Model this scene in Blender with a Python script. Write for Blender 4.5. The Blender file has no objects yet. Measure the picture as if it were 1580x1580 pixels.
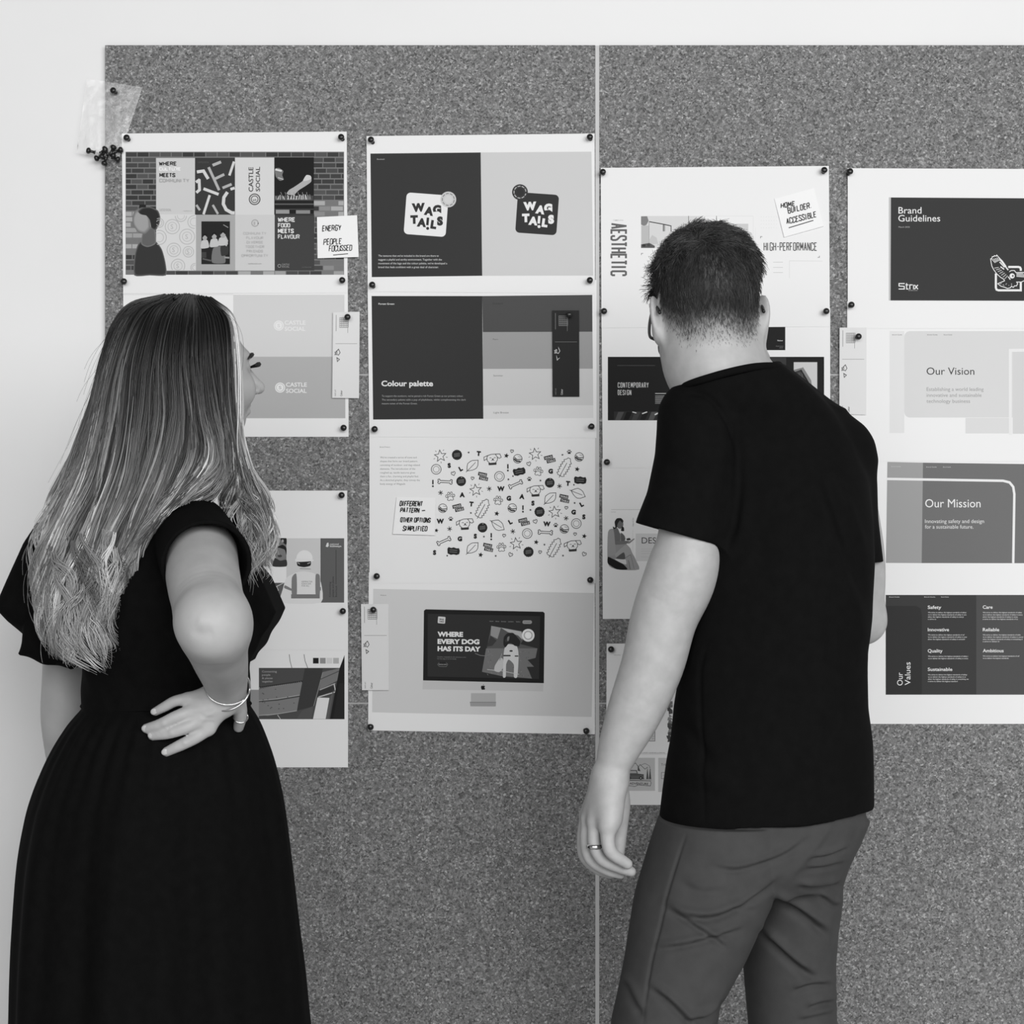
import bpy, math, random
import numpy as np
from mathutils import Vector, Matrix

SC = bpy.context.scene
COL = SC.collection
PI = math.pi

# ------------------------------------------------------------------ camera
CAM_Y, CAM_Z, FP = -3.2, 1.28, 2624.0          # metres back from the wall, eye height, focal length in px of a 1580 px frame
cam = bpy.data.cameras.new('camera')
cam.sensor_width = 36.0
cam.lens = 36.0 * FP / 1580.0
cam_o = bpy.data.objects.new('camera', cam)
cam_o.location = (0.0, CAM_Y, CAM_Z)
cam_o.rotation_euler = (PI / 2, 0, 0)
COL.objects.link(cam_o)
SC.camera = cam_o

# ------------------------------------------------------------------ world, window light and added fill light
world = bpy.data.worlds.new('daylight')
SC.world = world
world.use_nodes = True
wb = world.node_tree.nodes['Background']
wb.inputs[0].default_value = (1, 1, 1, 1)
wb.inputs[1].default_value = 0.16

def area(name, loc, target, sx, sy, power):
    l = bpy.data.lights.new(name, 'AREA')
    l.shape = 'RECTANGLE'; l.size = sx; l.size_y = sy; l.energy = power
    o = bpy.data.objects.new(name, l)
    o.location = loc
    o.rotation_euler = (Vector(target) - Vector(loc)).to_track_quat('-Z', 'Y').to_euler()
    COL.objects.link(o)
    return o

area('window_and_fill', (2.4, -5.6, 2.65), (0.0, 0.0, 0.8), 4.0, 2.4, 288)
area('window_and_fill', (-0.6, -5.8, 2.5), (-0.2, 0.0, 0.7), 4.5, 2.2, 192)  # added fill lamp that brightens left and centre, not a second window

vs = SC.view_settings
vs.view_transform = 'Standard'; vs.look = 'None'
vs.exposure = -0.38; vs.gamma = 1.0; vs.use_curve_mapping = False

# ------------------------------------------------------------------ helpers: measures
def P(px, py, y):
    """point seen at photo pixel (px, py), y metres from the wall (negative = towards the camera)"""
    d = y - CAM_Y
    return np.array(((px - 790.0) * d / FP, y, CAM_Z + (790.0 - py) * d / FP))

BOARD_Y = -0.012
def lin(v):
    v = v / 255.0
    return v / 12.92 if v <= 0.04045 else ((v + 0.055) / 1.055) ** 2.4

# ------------------------------------------------------------------ helpers: materials
def mat(name, val, rough=0.6, spec=0.4, noise=None, bump=None, sheen=0.0):
    """val = linear grey; noise = (scale, amount) mottling; bump = (scale, strength, distance)"""
    m = bpy.data.materials.new(name); m.use_nodes = True
    nt = m.node_tree; b = nt.nodes['Principled BSDF']
    b.inputs['Base Color'].default_value = (val, val, val, 1)
    b.inputs['Roughness'].default_value = rough
    b.inputs['Specular IOR Level'].default_value = spec
    if sheen: b.inputs['Sheen Weight'].default_value = sheen
    tc = nt.nodes.new('ShaderNodeTexCoord')
    if noise:
        n = nt.nodes.new('ShaderNodeTexNoise'); n.inputs['Scale'].default_value = noise[0]; n.inputs['Detail'].default_value = 4
        r = nt.nodes.new('ShaderNodeMapRange')
        r.inputs['From Min'].default_value = 0.3; r.inputs['From Max'].default_value = 0.7
        r.inputs['To Min'].default_value = val * (1 - noise[1]); r.inputs['To Max'].default_value = val * (1 + noise[1])
        nt.links.new(tc.outputs['Object'], n.inputs['Vector'])
        nt.links.new(n.outputs['Fac'], r.inputs['Value'])
        nt.links.new(r.outputs['Result'], b.inputs['Base Color'])
    if bump:
        n = nt.nodes.new('ShaderNodeTexNoise'); n.inputs['Scale'].default_value = bump[0]; n.inputs['Detail'].default_value = 3
        u = nt.nodes.new('ShaderNodeBump'); u.inputs['Strength'].default_value = bump[1]; u.inputs['Distance'].default_value = bump[2]
        nt.links.new(tc.outputs['Object'], n.inputs['Vector'])
        nt.links.new(n.outputs['Fac'], u.inputs['Height'])
        nt.links.new(u.outputs['Normal'], b.inputs['Normal'])
    return m

def mat_attr(name, rough=0.45, spec=0.4, noise=None, bump=None):
    """grey taken from the 'tone' colour attribute of the mesh"""
    m = mat(name, 0.5, rough, spec, None, bump)
    nt = m.node_tree; b = nt.nodes['Principled BSDF']
    a = nt.nodes.new('ShaderNodeAttribute'); a.attribute_name = 'tone'
    if noise:
        tc = nt.nodes.new('ShaderNodeTexCoord')
        n = nt.nodes.new('ShaderNodeTexNoise'); n.inputs['Scale'].default_value = noise[0]; n.inputs['Detail'].default_value = 5
        r = nt.nodes.new('ShaderNodeMapRange'); r.inputs['From Min'].default_value = 0.3; r.inputs['From Max'].default_value = 0.7
        r.inputs['To Min'].default_value = 1 - noise[1]; r.inputs['To Max'].default_value = 1 + noise[1]
        mu = nt.nodes.new('ShaderNodeVectorMath'); mu.operation = 'SCALE'
        nt.links.new(tc.outputs['Object'], n.inputs['Vector']); nt.links.new(n.outputs['Fac'], r.inputs['Value'])
        nt.links.new(a.outputs['Color'], mu.inputs[0]); nt.links.new(r.outputs['Result'], mu.inputs['Scale'])
        nt.links.new(mu.outputs[0], b.inputs['Base Color'])
    else: nt.links.new(a.outputs['Color'], b.inputs['Base Color'])
    return m

INKS = {}
def ink(v):
    v = int(round(v))
    if v not in INKS:
        INKS[v] = mat('ink_%03d' % v, lin(v) * (0.86 if v < 110 else 0.96), 0.7, 0.12)
    return INKS[v]

# ------------------------------------------------------------------ helpers: objects
def tag(o, label, cat, group=None, kind=None):
    if label: o['label'] = label
    if cat: o['category'] = cat
    if group: o['group'] = group
    if kind: o['kind'] = kind
    return o

def link(o, parent=None):
    COL.objects.link(o)
    if parent is not None: o.parent = parent
    return o

def empty(name, loc):
    o = bpy.data.objects.new(name, None); o.location = loc; o.empty_display_size = 0.1
    return link(o)

def mesh_np(name, V, F, m, parent=None, loc=(0, 0, 0), smooth=True, tone=None):
    """fast mesh from numpy arrays: F is (n,3) or (n,4)"""
    V = np.asarray(V, np.float32) - np.asarray(loc, np.float32)
    F = np.asarray(F, np.int32)
    me = bpy.data.meshes.new(name)
    k = F.shape[1]
    me.vertices.add(len(V)); me.vertices.foreach_set('co', V.ravel())
    me.loops.add(F.size); me.loops.foreach_set('vertex_index', F.ravel())
    me.polygons.add(len(F)); me.polygons.foreach_set('loop_start', np.arange(0, F.size, k, dtype=np.int32))
    me.update(calc_edges=True); me.validate()
    me.polygons.foreach_set('use_smooth', np.full(len(me.polygons), bool(smooth)))
    if tone is not None and len(tone) == len(me.vertices):
        ca = me.color_attributes.new('tone', 'FLOAT_COLOR', 'POINT')
        c = np.ones((len(tone), 4), np.float32); c[:, :3] = np.asarray(tone)[:, None]
        ca.data.foreach_set('color', c.ravel())
    me.materials.append(m)
    o = bpy.data.objects.new(name, me)
    if parent is None: o.location = loc
    return link(o, parent)

def box_mesh(name, lo, hi, m, parent=None, origin=None, bevel=0.0):
    lo, hi = np.array(lo, float), np.array(hi, float)
    c = (lo + hi) / 2 if origin is None else np.array(origin)
    V = [(x, y, z) for x in (lo[0], hi[0]) for y in (lo[1], hi[1]) for z in (lo[2], hi[2])]
    F = [(0, 1, 3, 2), (4, 6, 7, 5), (0, 4, 5, 1), (2, 3, 7, 6), (0, 2, 6, 4), (1, 5, 7, 3)]
    o = mesh_np(name, V, F, m, parent, c, smooth=False)
    if bevel:
        b = o.modifiers.new('bevel', 'BEVEL'); b.width = bevel; b.segments = 2
    return o

def tube(pts, rad, n=8, caps=True):
    """closed tube along 3-D points; rad scalar or list -> V, F(quads)"""
    pts = np.asarray(pts, float); m = len(pts)
    rad = np.full(m, rad) if np.isscalar(rad) else np.asarray(rad, float)
    T = np.gradient(pts, axis=0); T /= np.linalg.norm(T, axis=1)[:, None] + 1e-12
    up = np.array((0, 0, 1.0)) if abs(T[0][2]) < 0.9 else np.array((1.0, 0, 0))
    A = np.cross(T[0], up); A /= np.linalg.norm(A)
    V = []; ang = np.arange(n) * 2 * PI / n
    for i in range(m):
        A = A - T[i] * np.dot(A, T[i]); A /= np.linalg.norm(A) + 1e-12
        B = np.cross(T[i], A)
        V.append(pts[i] + rad[i] * (np.cos(ang)[:, None] * A + np.sin(ang)[:, None] * B))
    V = np.concatenate(V)
    F = [(i * n + j, i * n + (j + 1) % n, (i + 1) * n + (j + 1) % n, (i + 1) * n + j) for i in range(m - 1) for j in range(n)]
    if caps:
        V = np.concatenate([V, pts[:1], pts[-1:]])
        a, b = m * n, m * n + 1
        F += [(a, (j + 1) % n, j, j) for j in range(n)]
        F += [(b, (m - 1) * n + j, (m - 1) * n + (j + 1) % n, (m - 1) * n + (j + 1) % n) for j in range(n)]
    return V, F

def tube_obj(name, pts, rad, m, parent=None, n=8, loc=(0, 0, 0)):
    V, F = tube(pts, rad, n)
    V = np.asarray(V) - np.asarray(loc)
    me = bpy.data.meshes.new(name)
    me.from_pydata([tuple(v) for v in V], [], [tuple(dict.fromkeys(f)) for f in F])
    for p in me.polygons: p.use_smooth = True
    me.materials.append(m)
    o = bpy.data.objects.new(name, me)
    if parent is None: o.location = loc
    return link(o, parent)

def smooth_line(pts, n):
    """Catmull-Rom through points, n samples"""
    pts = np.asarray(pts, float); m = len(pts)
    if m < 3:
        t = np.linspace(0, 1, n)[:, None]; return pts[0] * (1 - t) + pts[-1] * t
    Q = np.concatenate([2 * pts[:1] - pts[1:2], pts, 2 * pts[-1:] - pts[-2:-1]])
    u = np.linspace(0, m - 1 - 1e-9, n); i = u.astype(int); t = (u - i)[:, None]
    p0, p1, p2, p3 = Q[i], Q[i + 1], Q[i + 2], Q[i + 3]
    return 0.5 * (2 * p1 + (p2 - p0) * t + (2 * p0 - 5 * p1 + 4 * p2 - p3) * t ** 2 + (3 * p1 - p0 - 3 * p2 + p3) * t ** 3)
# ------------------------------------------------------------------ bodies and clothes: one continuous surface from a blended distance field
class Vol:
    def __init__(s, lo, hi, h):
        s.lo = np.array(lo, float); s.h = h
        s.n = np.ceil((np.array(hi) - s.lo) / h).astype(int) + 1
        s.D = np.full(tuple(s.n), 0.06, np.float32)
    def blk(s, lo, hi):
        i0 = np.maximum(0, np.floor((np.array(lo) - s.lo) / s.h).astype(int))
        i1 = np.minimum(s.n, np.ceil((np.array(hi) - s.lo) / s.h).astype(int) + 1)
        ax = [(s.lo[k] + s.h * np.arange(i0[k], max(i1[k], i0[k]))).astype(np.float32) for k in range(3)]
        return tuple(slice(i0[k], max(i1[k], i0[k])) for k in range(3)), ax[0][:, None, None], ax[1][None, :, None], ax[2][None, None, :]
    def put(s, prim, k=0.0, op='u', pad=0.03):
        fn, lo, hi = prim
        sl, X, Y, Z = s.blk(np.array(lo) - pad, np.array(hi) + pad)
        cur = s.D[sl]
        if cur.size == 0: return
        d = np.broadcast_to(fn(X, Y, Z), cur.shape).astype(np.float32)
        if op == 'u':
            if k > 0:
                h = np.clip(0.5 + 0.5 * (cur - d) / k, 0, 1); new = cur * (1 - h) + d * h - k * h * (1 - h)
            else: new = np.minimum(cur, d)
        else:
            d = -d
            if k > 0:
                h = np.clip(0.5 - 0.5 * (cur - d) / k, 0, 1); new = cur * (1 - h) + d * h + k * h * (1 - h)
            else: new = np.maximum(cur, d)
        s.D[sl] = new
    def mesh(s, smooth=2):
        D, h = s.D, s.h
        I = D < 0
        nx, ny, nz = D.shape
        c = [(a, b, e) for a in (0, 1) for b in (0, 1) for e in (0, 1)]
        cnt = np.zeros((nx - 1, ny - 1, nz - 1), np.uint8)
        for a, b, e in c: cnt += I[a:nx - 1 + a, b:ny - 1 + b, e:nz - 1 + e]
        cells = np.argwhere((cnt > 0) & (cnt < 8))
        idx = np.full(cnt.shape, -1, np.int32); idx[tuple(cells.T)] = np.arange(len(cells))
        acc = np.zeros((len(cells), 3)); num = np.zeros(len(cells))
        val = {q: D[cells[:, 0] + q[0], cells[:, 1] + q[1], cells[:, 2] + q[2]].astype(float) for q in c}
        for q in c:
            for ax in range(3):
                if q[ax]: continue
                r = list(q); r[ax] = 1; r = tuple(r)
                a, b = val[q], val[r]; m = (a < 0) != (b < 0)
                t = np.where(m, a / np.where(m, a - b, 1), 0)
                p = np.tile(np.array(q, float), (len(cells), 1)); p[:, ax] = t
                acc[m] += p[m]; num[m] += 1
        V = s.lo + h * (cells + acc / np.maximum(num, 1)[:, None])
        Fs = []
        for ax in range(3):
            u, w = [(1, 2), (2, 0), (0, 1)][ax]
            sl0 = [slice(None)] * 3; sl1 = [slice(None)] * 3
            sl0[ax] = slice(0, -1); sl1[ax] = slice(1, None)
            A, B = I[tuple(sl0)], I[tuple(sl1)]
            e = np.argwhere(A != B)
            ok = (e[:, u] > 0) & (e[:, w] > 0) & (e[:, u] < D.shape[u] - 1) & (e[:, w] < D.shape[w] - 1)
            e = e[ok]
            def cell(du, dw):
                q = e.copy(); q[:, u] -= du; q[:, w] -= dw
                return idx[q[:, 0], q[:, 1], q[:, 2]]
            f = np.stack([cell(1, 1), cell(0, 1), cell(0, 0), cell(1, 0)], 1)
            flip = ~A[tuple(e.T)]
            f[flip] = f[flip][:, ::-1]
            Fs.append(f)
        F = np.concatenate(Fs)
        F = F[(F >= 0).all(1)]
        return lap(V, F, smooth), F

def lap(V, F, it, lam=0.5):
    if not it: return V
    E = np.concatenate([F[:, [0, 1]], F[:, [1, 2]], F[:, [2, 3]], F[:, [3, 0]]])
    a = np.concatenate([E[:, 0], E[:, 1]]); b = np.concatenate([E[:, 1], E[:, 0]])
    deg = np.bincount(a, minlength=len(V))[:, None]
    for k in range(it * 2):
        S = np.stack([np.bincount(a, V[b, j], len(V)) for j in range(3)], 1) / np.maximum(deg, 1)
        V = V + (S - V) * (lam if k % 2 == 0 else -lam * 0.96)
    return V

def normals(V, F):
    n = np.cross(V[F[:, 2]] - V[F[:, 0]], V[F[:, 3]] - V[F[:, 1]])
    N = np.stack([sum(np.bincount(F[:, i], n[:, j], len(V)) for i in range(4)) for j in range(3)], 1)
    return N / (np.linalg.norm(N, axis=1)[:, None] + 1e-12)

def cap(a, b, ra, rb=None, flat=None):
    """tapered capsule; flat = (direction, factor) thins it along a direction"""
    a = np.array(a, float); b = np.array(b, float); rb = ra if rb is None else rb
    ab = b - a; L2 = float(ab @ ab) + 1e-12
    if flat is not None:
        fd = np.array(flat[0], float); fd /= np.linalg.norm(fd); fs = flat[1]
    def fn(X, Y, Z):
        dx, dy, dz = X - a[0], Y - a[1], Z - a[2]
        t = np.clip((dx * ab[0] + dy * ab[1] + dz * ab[2]) / L2, 0, 1)
        ex, ey, ez = dx - t * ab[0], dy - t * ab[1], dz - t * ab[2]
        if flat is not None:
            q = (ex * fd[0] + ey * fd[1] + ez * fd[2]) * (1 / fs - 1)
            ex, ey, ez = ex + q * fd[0], ey + q * fd[1], ez + q * fd[2]
            return (np.sqrt(ex * ex + ey * ey + ez * ez) - (ra + t * (rb - ra))) * fs
        return np.sqrt(ex * ex + ey * ey + ez * ez) - (ra + t * (rb - ra))
    r = max(ra, rb)
    return fn, np.minimum(a, b) - r, np.maximum(a, b) + r

def union(prims):
    fns = [p[0] for p in prims]
    def fn(X, Y, Z):
        d = fns[0](X, Y, Z)
        for f in fns[1:]: d = np.minimum(d, f(X, Y, Z))
        return d
    return fn, np.min([p[1] for p in prims], 0), np.max([p[2] for p in prims], 0)

def chain(pts, radii, flat=None, sub=7):
    """limb through points with a radius each, resampled smoothly"""
    n = (len(pts) - 1) * sub + 1
    Q = smooth_line(np.column_stack([np.array(pts, float), np.array(radii, float)]), n)
    return union([cap(Q[i, :3], Q[i + 1, :3], Q[i, 3], Q[i + 1, 3], flat) for i in range(n - 1)])

def ell(c, r, R=None):
    c = np.array(c, float); r = np.array(r, float)
    Rm = np.eye(3) if R is None else np.array(R, float)
    def fn(X, Y, Z):
        dx, dy, dz = X - c[0], Y - c[1], Z - c[2]
        q = [(Rm[0, i] * dx + Rm[1, i] * dy + Rm[2, i] * dz) / r[i] for i in range(3)]
        k0 = np.sqrt(q[0] ** 2 + q[1] ** 2 + q[2] ** 2)
        k1 = np.sqrt((q[0] / r[0]) ** 2 + (q[1] / r[1]) ** 2 + (q[2] / r[2]) ** 2) + 1e-9
        return k0 * (k0 - 1) / k1
    e = np.sqrt(((Rm * r) ** 2).sum(1))
    return fn, c - e, c + e

def stack(rows, n=2.2, grow=0.0, plane=None):
    """solid from cross-sections: rows of (z, x_left, x_right, y_centre, half_depth); plane = (point, normal) cuts off the normal side"""
    R = np.array(sorted(rows, key=lambda r: r[0]), float)
    m = max(60, len(R) * 10)
    zz = np.linspace(R[0, 0], R[-1, 0], m)
    T = [np.interp(zz, R[:, 0], R[:, j]) for j in range(1, 5)]
    w = max(3, m // (len(R) * 2)) | 1
    ker = np.hanning(w + 2)[1:-1]; ker /= ker.sum()
    T = [np.convolve(np.pad(t, w // 2, mode='reflect', reflect_type='odd'), ker, 'valid') for t in T]
    zlo, zhi = R[0, 0], R[-1, 0]
    def fn(X, Y, Z):
        l, r, yc, b = [np.interp(Z, zz, t).astype(np.float32) for t in T]
        xc = (l + r) / 2; a = np.maximum((r - l) / 2 + grow, 1e-4); b = np.maximum(b + grow, 1e-4)
        q = (np.abs((X - xc) / a) ** n + np.abs((Y - yc) / b) ** n) ** (1.0 / n)
        d = (q - 1) * np.minimum(a, b)
        d = np.maximum(d, np.maximum(zlo - Z, Z - zhi))
        if plane is not None:
            p, nn = plane
            d = np.maximum(d, (X - p[0]) * nn[0] + (Y - p[1]) * nn[1] + (Z - p[2]) * nn[2])
        return d
    lo = (R[:, 1].min() - grow, (R[:, 3] - R[:, 4]).min() - grow, zlo)
    hi = (R[:, 2].max() + grow, (R[:, 3] + R[:, 4]).max() + grow, zhi)
    return fn, np.array(lo), np.array(hi)

def prism(poly, yc, half, r):
    """outline in the x-z plane given thickness about y = yc, with edges rounded by r"""
    Q = np.array(poly, float)
    def fn(X, Y, Z):
        x, z = X[:, :, 0] + 0 * Z[0, 0, :][None, :], Z[0, 0, :][None, :] + 0 * X[:, :, 0]
        d = np.full(x.shape, 1e9); s = np.ones(x.shape)
        m = len(Q)
        for i in range(m):
            a, b = Q[i], Q[i - 1]
            ex, ez = b - a; wx, wz = x - a[0], z - a[1]
            t = np.clip((wx * ex + wz * ez) / (ex * ex + ez * ez), 0, 1)
            d = np.minimum(d, (wx - ex * t) ** 2 + (wz - ez * t) ** 2)
            c1, c2, c3 = z >= a[1], z < b[1], ex * wz > ez * wx
            s = np.where((c1 & c2 & c3) | (~c1 & ~c2 & ~c3), -s, s)
        d2 = (s * np.sqrt(d))[:, None, :]
        u = d2 + r; v = np.abs(Y - yc) - half + r
        return np.minimum(np.maximum(u, v), 0) + np.sqrt(np.maximum(u, 0) ** 2 + np.maximum(v, 0) ** 2) - r
    lo = (Q[:, 0].min(), yc - half, Q[:, 1].min()); hi = (Q[:, 0].max(), yc + half, Q[:, 1].max())
    return fn, np.array(lo), np.array(hi)

def rowsP(rows):
    """(py, px_left, px_right, y, half_depth) measured on the photo -> stack rows"""
    out = []
    for py, l, r, y, b in rows:
        out.append((P(0, py, y)[2], P(l, py, y)[0], P(r, py, y)[0], y, b))
    return out

def polyP(pts, y):
    return [(P(a, b, y)[0], P(a, b, y)[2]) for a, b in pts]

def euler(yaw, pitch, roll):
    """head turn: yaw about z (+ = to the left), pitch (+ = chin down), roll"""
    return np.array((Matrix.Rotation(yaw, 3, 'Z') @ Matrix.Rotation(-pitch, 3, 'X') @ Matrix.Rotation(roll, 3, 'Y')))

def head(vol, O, R, s=1.0, fem=False):
    """skull, jaw, face and ears; local +y is where the face looks"""
    O = np.array(O, float)
    L = lambda p: O + R @ (np.array(p, float) * s)
    E = lambda c, r, k=0.012, Rl=None, op='u': vol.put(ell(L(c), np.array(r) * s, R if Rl is None else R @ Rl), k, op)
    E((0, -.012, .035), (.077, .098, .088), 0)
    if fem:
        E((0, .026, -.022), (.060, .067, .080), .03)
        E((0, .028, -.070), (.046, .048, .036), .025)
    else:
        E((0, .028, -.03), (.064, .068, .09), .03)
        E((0, .035, -.076), (.054, .056, .042), .025)
    E((0, .078 if not fem else .058, -.100 if not fem else -.092), (.022 if not fem else .018, .019, .019), .02)
    E((0, .080, .020), (.048, .018, .012), .018)
    for sx in (-1, 1):
        E((sx * .042, .060, -.034), (.026, .030, .030) if fem else (.024, .026, .024), .02)
        E((sx * .032, .098, .000), (.018, .014, .012), .010, None, 's')
        E((sx * .032, .078, .000), (.0125, .0125, .0125), .002)
        vol.put(cap(L((sx * .020, .088, .006)), L((sx * .044, .082, .005)), .003 * s), .004)
    vol.put(cap(L((0, .088, .010)), L((0, .112, -.030)), .008 * s, .011 * s), .010)
    E((0, .116, -.035), (.011, .011, .010), .008)
    for sx in (-1, 1): E((sx * .012, .104, -.039), (.008, .010, .007), .006)
    ly = 0 if not fem else -.009
    E((0, .093 + ly, -.063), (.022, .011, .006), .006)
    E((0, .092 + ly, -.074), (.019, .011, .007), .006)
    E((0, .103 + ly, -.068), (.022, .006, .0014), .002, None, 's')
    for sx in (-1, 1):
        Rl = np.array(Matrix.Rotation(sx * 0.45, 3, 'Z') @ Matrix.Rotation(0.18, 3, 'X'))
        E((sx * .084, -.006, -.006), (.0065, .020, .033), .006, Rl)
        E((sx * .080, .002, -.030), (.008, .012, .014), .006, Rl)
        E((sx * .089, .003, -.004), (.005, .012, .021), .005, Rl, 's')
    return L

def near_lines(V, N, sets, yref):
    """soft ridges (+) and creases (-) of cloth along lines measured on the photo, on the side that shows"""
    d = V[:, 1] - CAM_Y
    px = 790 + V[:, 0] * FP / d; py = 790 - (V[:, 2] - CAM_Z) * FP / d
    disp = np.zeros(len(V))
    face = np.clip((-N[:, 1] + .15) / .4, 0, 1)
    for pts, w, amp in sets:
        pts = smooth_line(np.array(pts, float), max(8, len(pts) * 5))
        best = np.full(len(V), 1e9); tt = np.zeros(len(V)); m = len(pts) - 1
        for i in range(m):
            a, b = pts[i], pts[i + 1]; e = b - a; L2 = e @ e + 1e-9
            t = np.clip(((px - a[0]) * e[0] + (py - a[1]) * e[1]) / L2, 0, 1)
            dd = (px - a[0] - t * e[0]) ** 2 + (py - a[1] - t * e[1]) ** 2
            u = dd < best; best = np.where(u, dd, best); tt = np.where(u, (i + t) / m, tt)
        disp += amp * np.exp(-best / (w * w)) * np.minimum(1, np.minimum(tt, 1 - tt) * 4 + .15)
    return disp * face

# ------------------------------------------------------------------ room shell
M_wall = mat('white_paint', 0.80, 0.8, 0.2, (3.0, 0.015), (220, 0.05, 0.0006))
M_floor = mat('floor_vinyl', 0.45, 0.5, 0.4, (5.0, 0.15))
M_strip = mat('pale_strip', 0.40, 0.55, 0.3)
tag(box_mesh('wall_back', (-3.2, 0.0, 0.0), (3.2, 0.12, 2.9), M_wall), 'white painted wall behind the cork boards', 'wall', kind='structure')
tag(box_mesh('floor', (-3.2, -4.6, -0.06), (3.2, 0.12, 0.0), M_floor), 'grey floor the two people stand on', 'floor', kind='structure')
tag(box_mesh('baseboard_back', (-3.2, -0.008, 0.0), (3.2, 0.0, 0.09), M_wall), 'white baseboard along the back wall', 'baseboard', kind='structure')

def cork():
    m = bpy.data.materials.new('cork'); m.use_nodes = True
    nt = m.node_tree; b = nt.nodes['Principled BSDF']; N = nt.nodes.new; Lk = nt.links.new
    b.inputs['Roughness'].default_value = 0.85; b.inputs['Specular IOR Level'].default_value = 0.15
    tc = N('ShaderNodeTexCoord')
    dn = N('ShaderNodeTexNoise'); dn.inputs['Scale'].default_value = 160; dn.inputs['Detail'].default_value = 2
    mx = N('ShaderNodeVectorMath'); mx.operation = 'MULTIPLY_ADD'
    mx.inputs[1].default_value = (0.006, 0.006, 0.006)
    Lk(tc.outputs['Object'], dn.inputs['Vector']); Lk(dn.outputs['Color'], mx.inputs[0]); Lk(tc.outputs['Object'], mx.inputs[2])
    v = N('ShaderNodeTexVoronoi'); v.inputs['Scale'].default_value = 300; v.inputs['Randomness'].default_value = 1.0
    Lk(mx.outputs[0], v.inputs['Vector'])
    sep = N('ShaderNodeSeparateColor'); Lk(v.outputs['Color'], sep.inputs[0])
    cr = N('ShaderNodeValToRGB'); e = cr.color_ramp.elements
    e[0].position = 0.0; e[0].color = (.082, .082, .082, 1)
    e[1].position = 1.0; e[1].color = (.43, .43, .43, 1)
    for p, c in ((0.12, .13), (0.55, .19), (0.85, .255), (0.95, .315)):
        q = e.new(p); q.color = (c, c, c, 1)
    Lk(sep.outputs[0], cr.inputs[0])
    fine = N('ShaderNodeTexNoise'); fine.inputs['Scale'].default_value = 600; fine.inputs['Detail'].default_value = 3
    Lk(tc.outputs['Object'], fine.inputs['Vector'])
    mr = N('ShaderNodeMapRange'); mr.inputs['From Min'].default_value = .3; mr.inputs['From Max'].default_value = .7
    mr.inputs['To Min'].default_value = .62; mr.inputs['To Max'].default_value = 1.38
    Lk(fine.outputs['Fac'], mr.inputs['Value'])
    mul = N('ShaderNodeMix'); mul.data_type = 'RGBA'; mul.blend_type = 'MULTIPLY'; mul.inputs[0].default_value = 1
    Lk(cr.outputs[0], mul.inputs[6]); Lk(mr.outputs[0], mul.inputs[7])
    Lk(mul.outputs[2], b.inputs['Base Color'])
    bp = N('ShaderNodeBump'); bp.inputs['Strength'].default_value = .25; bp.inputs['Distance'].default_value = .001
    Lk(fine.outputs['Fac'], bp.inputs['Height']); Lk(bp.outputs[0], b.inputs['Normal'])
    return m
M_cork = cork()

# six cork panels, two across and three down, with pale strips in the joints
bx = [(162, 918.5), (924.5, 1681)]
by = [(69.5, 577), (579.5, 1084), (1086.5, 1592)]
where = [['upper left', 'upper right'], ['middle left', 'middle right'], ['lower left', 'lower right']]
for r, (y0, y1) in enumerate(by):
    for c, (x0, x1) in enumerate(bx):
        a, b_ = P(x0, y1, BOARD_Y), P(x1, y0, BOARD_Y)
        o = box_mesh('cork_panel', (a[0], BOARD_Y, a[2]), (b_[0], -0.0008, b_[2]), M_cork, bevel=0.0008)
        txt = ['speckled cork panel at the upper left, with the plastic bag on its corner',
               'speckled cork panel at the upper right, above the head of the man',
               'speckled cork panel in the middle row, behind the woman',
               'speckled cork panel in the middle row, behind the back of the man',
               'speckled cork panel at the lower left, behind the black skirt',
               'speckled cork panel at the lower right, behind the grey trousers'][r * 2 + c]
        tag(o, txt, 'pin board', 'cork panels of the pin board')
a, b_ = P(918.5, 1592, BOARD_Y), P(924.5, 70.5, BOARD_Y)
tag(box_mesh('trim_1', (a[0], BOARD_Y - .0012, a[2]), (b_[0], 0, b_[2]), mat('joint_strip', 0.52, 0.5)), 'pale upright strip between the two columns of cork panels', 'trim', kind='structure')
k = 2
for yy in (578.25, 1085.25):
    for x0, x1 in bx:
        a, b_ = P(x0, yy + 1.25, BOARD_Y), P(x1, yy - 1.25, BOARD_Y)
        tag(box_mesh('trim_%d' % k, (a[0], BOARD_Y + .0005, a[2]), (b_[0], 0, b_[2]), M_strip), 'thin pale joint between two cork panels', 'trim', kind='structure'); k += 1

# ------------------------------------------------------------------ printing on paper
M_paper = mat('paper', 0.80, 0.7, 0.2)
M_note = mat('note_paper', 0.85, 0.7, 0.2)
_tc = {}
def glyphs(s, bold, space=1.0):
    key = (s, bold, space)
    if key not in _tc:
        cu = bpy.data.curves.new('text_tmp', 'FONT'); cu.body = s; cu.size = 1.0; cu.offset = bold
        cu.space_character = space; cu.resolution_u = 3
        o = bpy.data.objects.new('text_tmp', cu); COL.objects.link(o)
        dg = bpy.context.evaluated_depsgraph_get()
        me = o.evaluated_get(dg).to_mesh()
        V = np.array([v.co[:2] for v in me.vertices]).reshape(-1, 2)
        F = [tuple(p.vertices) for p in me.polygons]
        o.evaluated_get(dg).to_mesh_clear()
        bpy.data.objects.remove(o); bpy.data.curves.remove(cu)
        _tc[key] = (V, F)
    return _tc[key]

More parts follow.
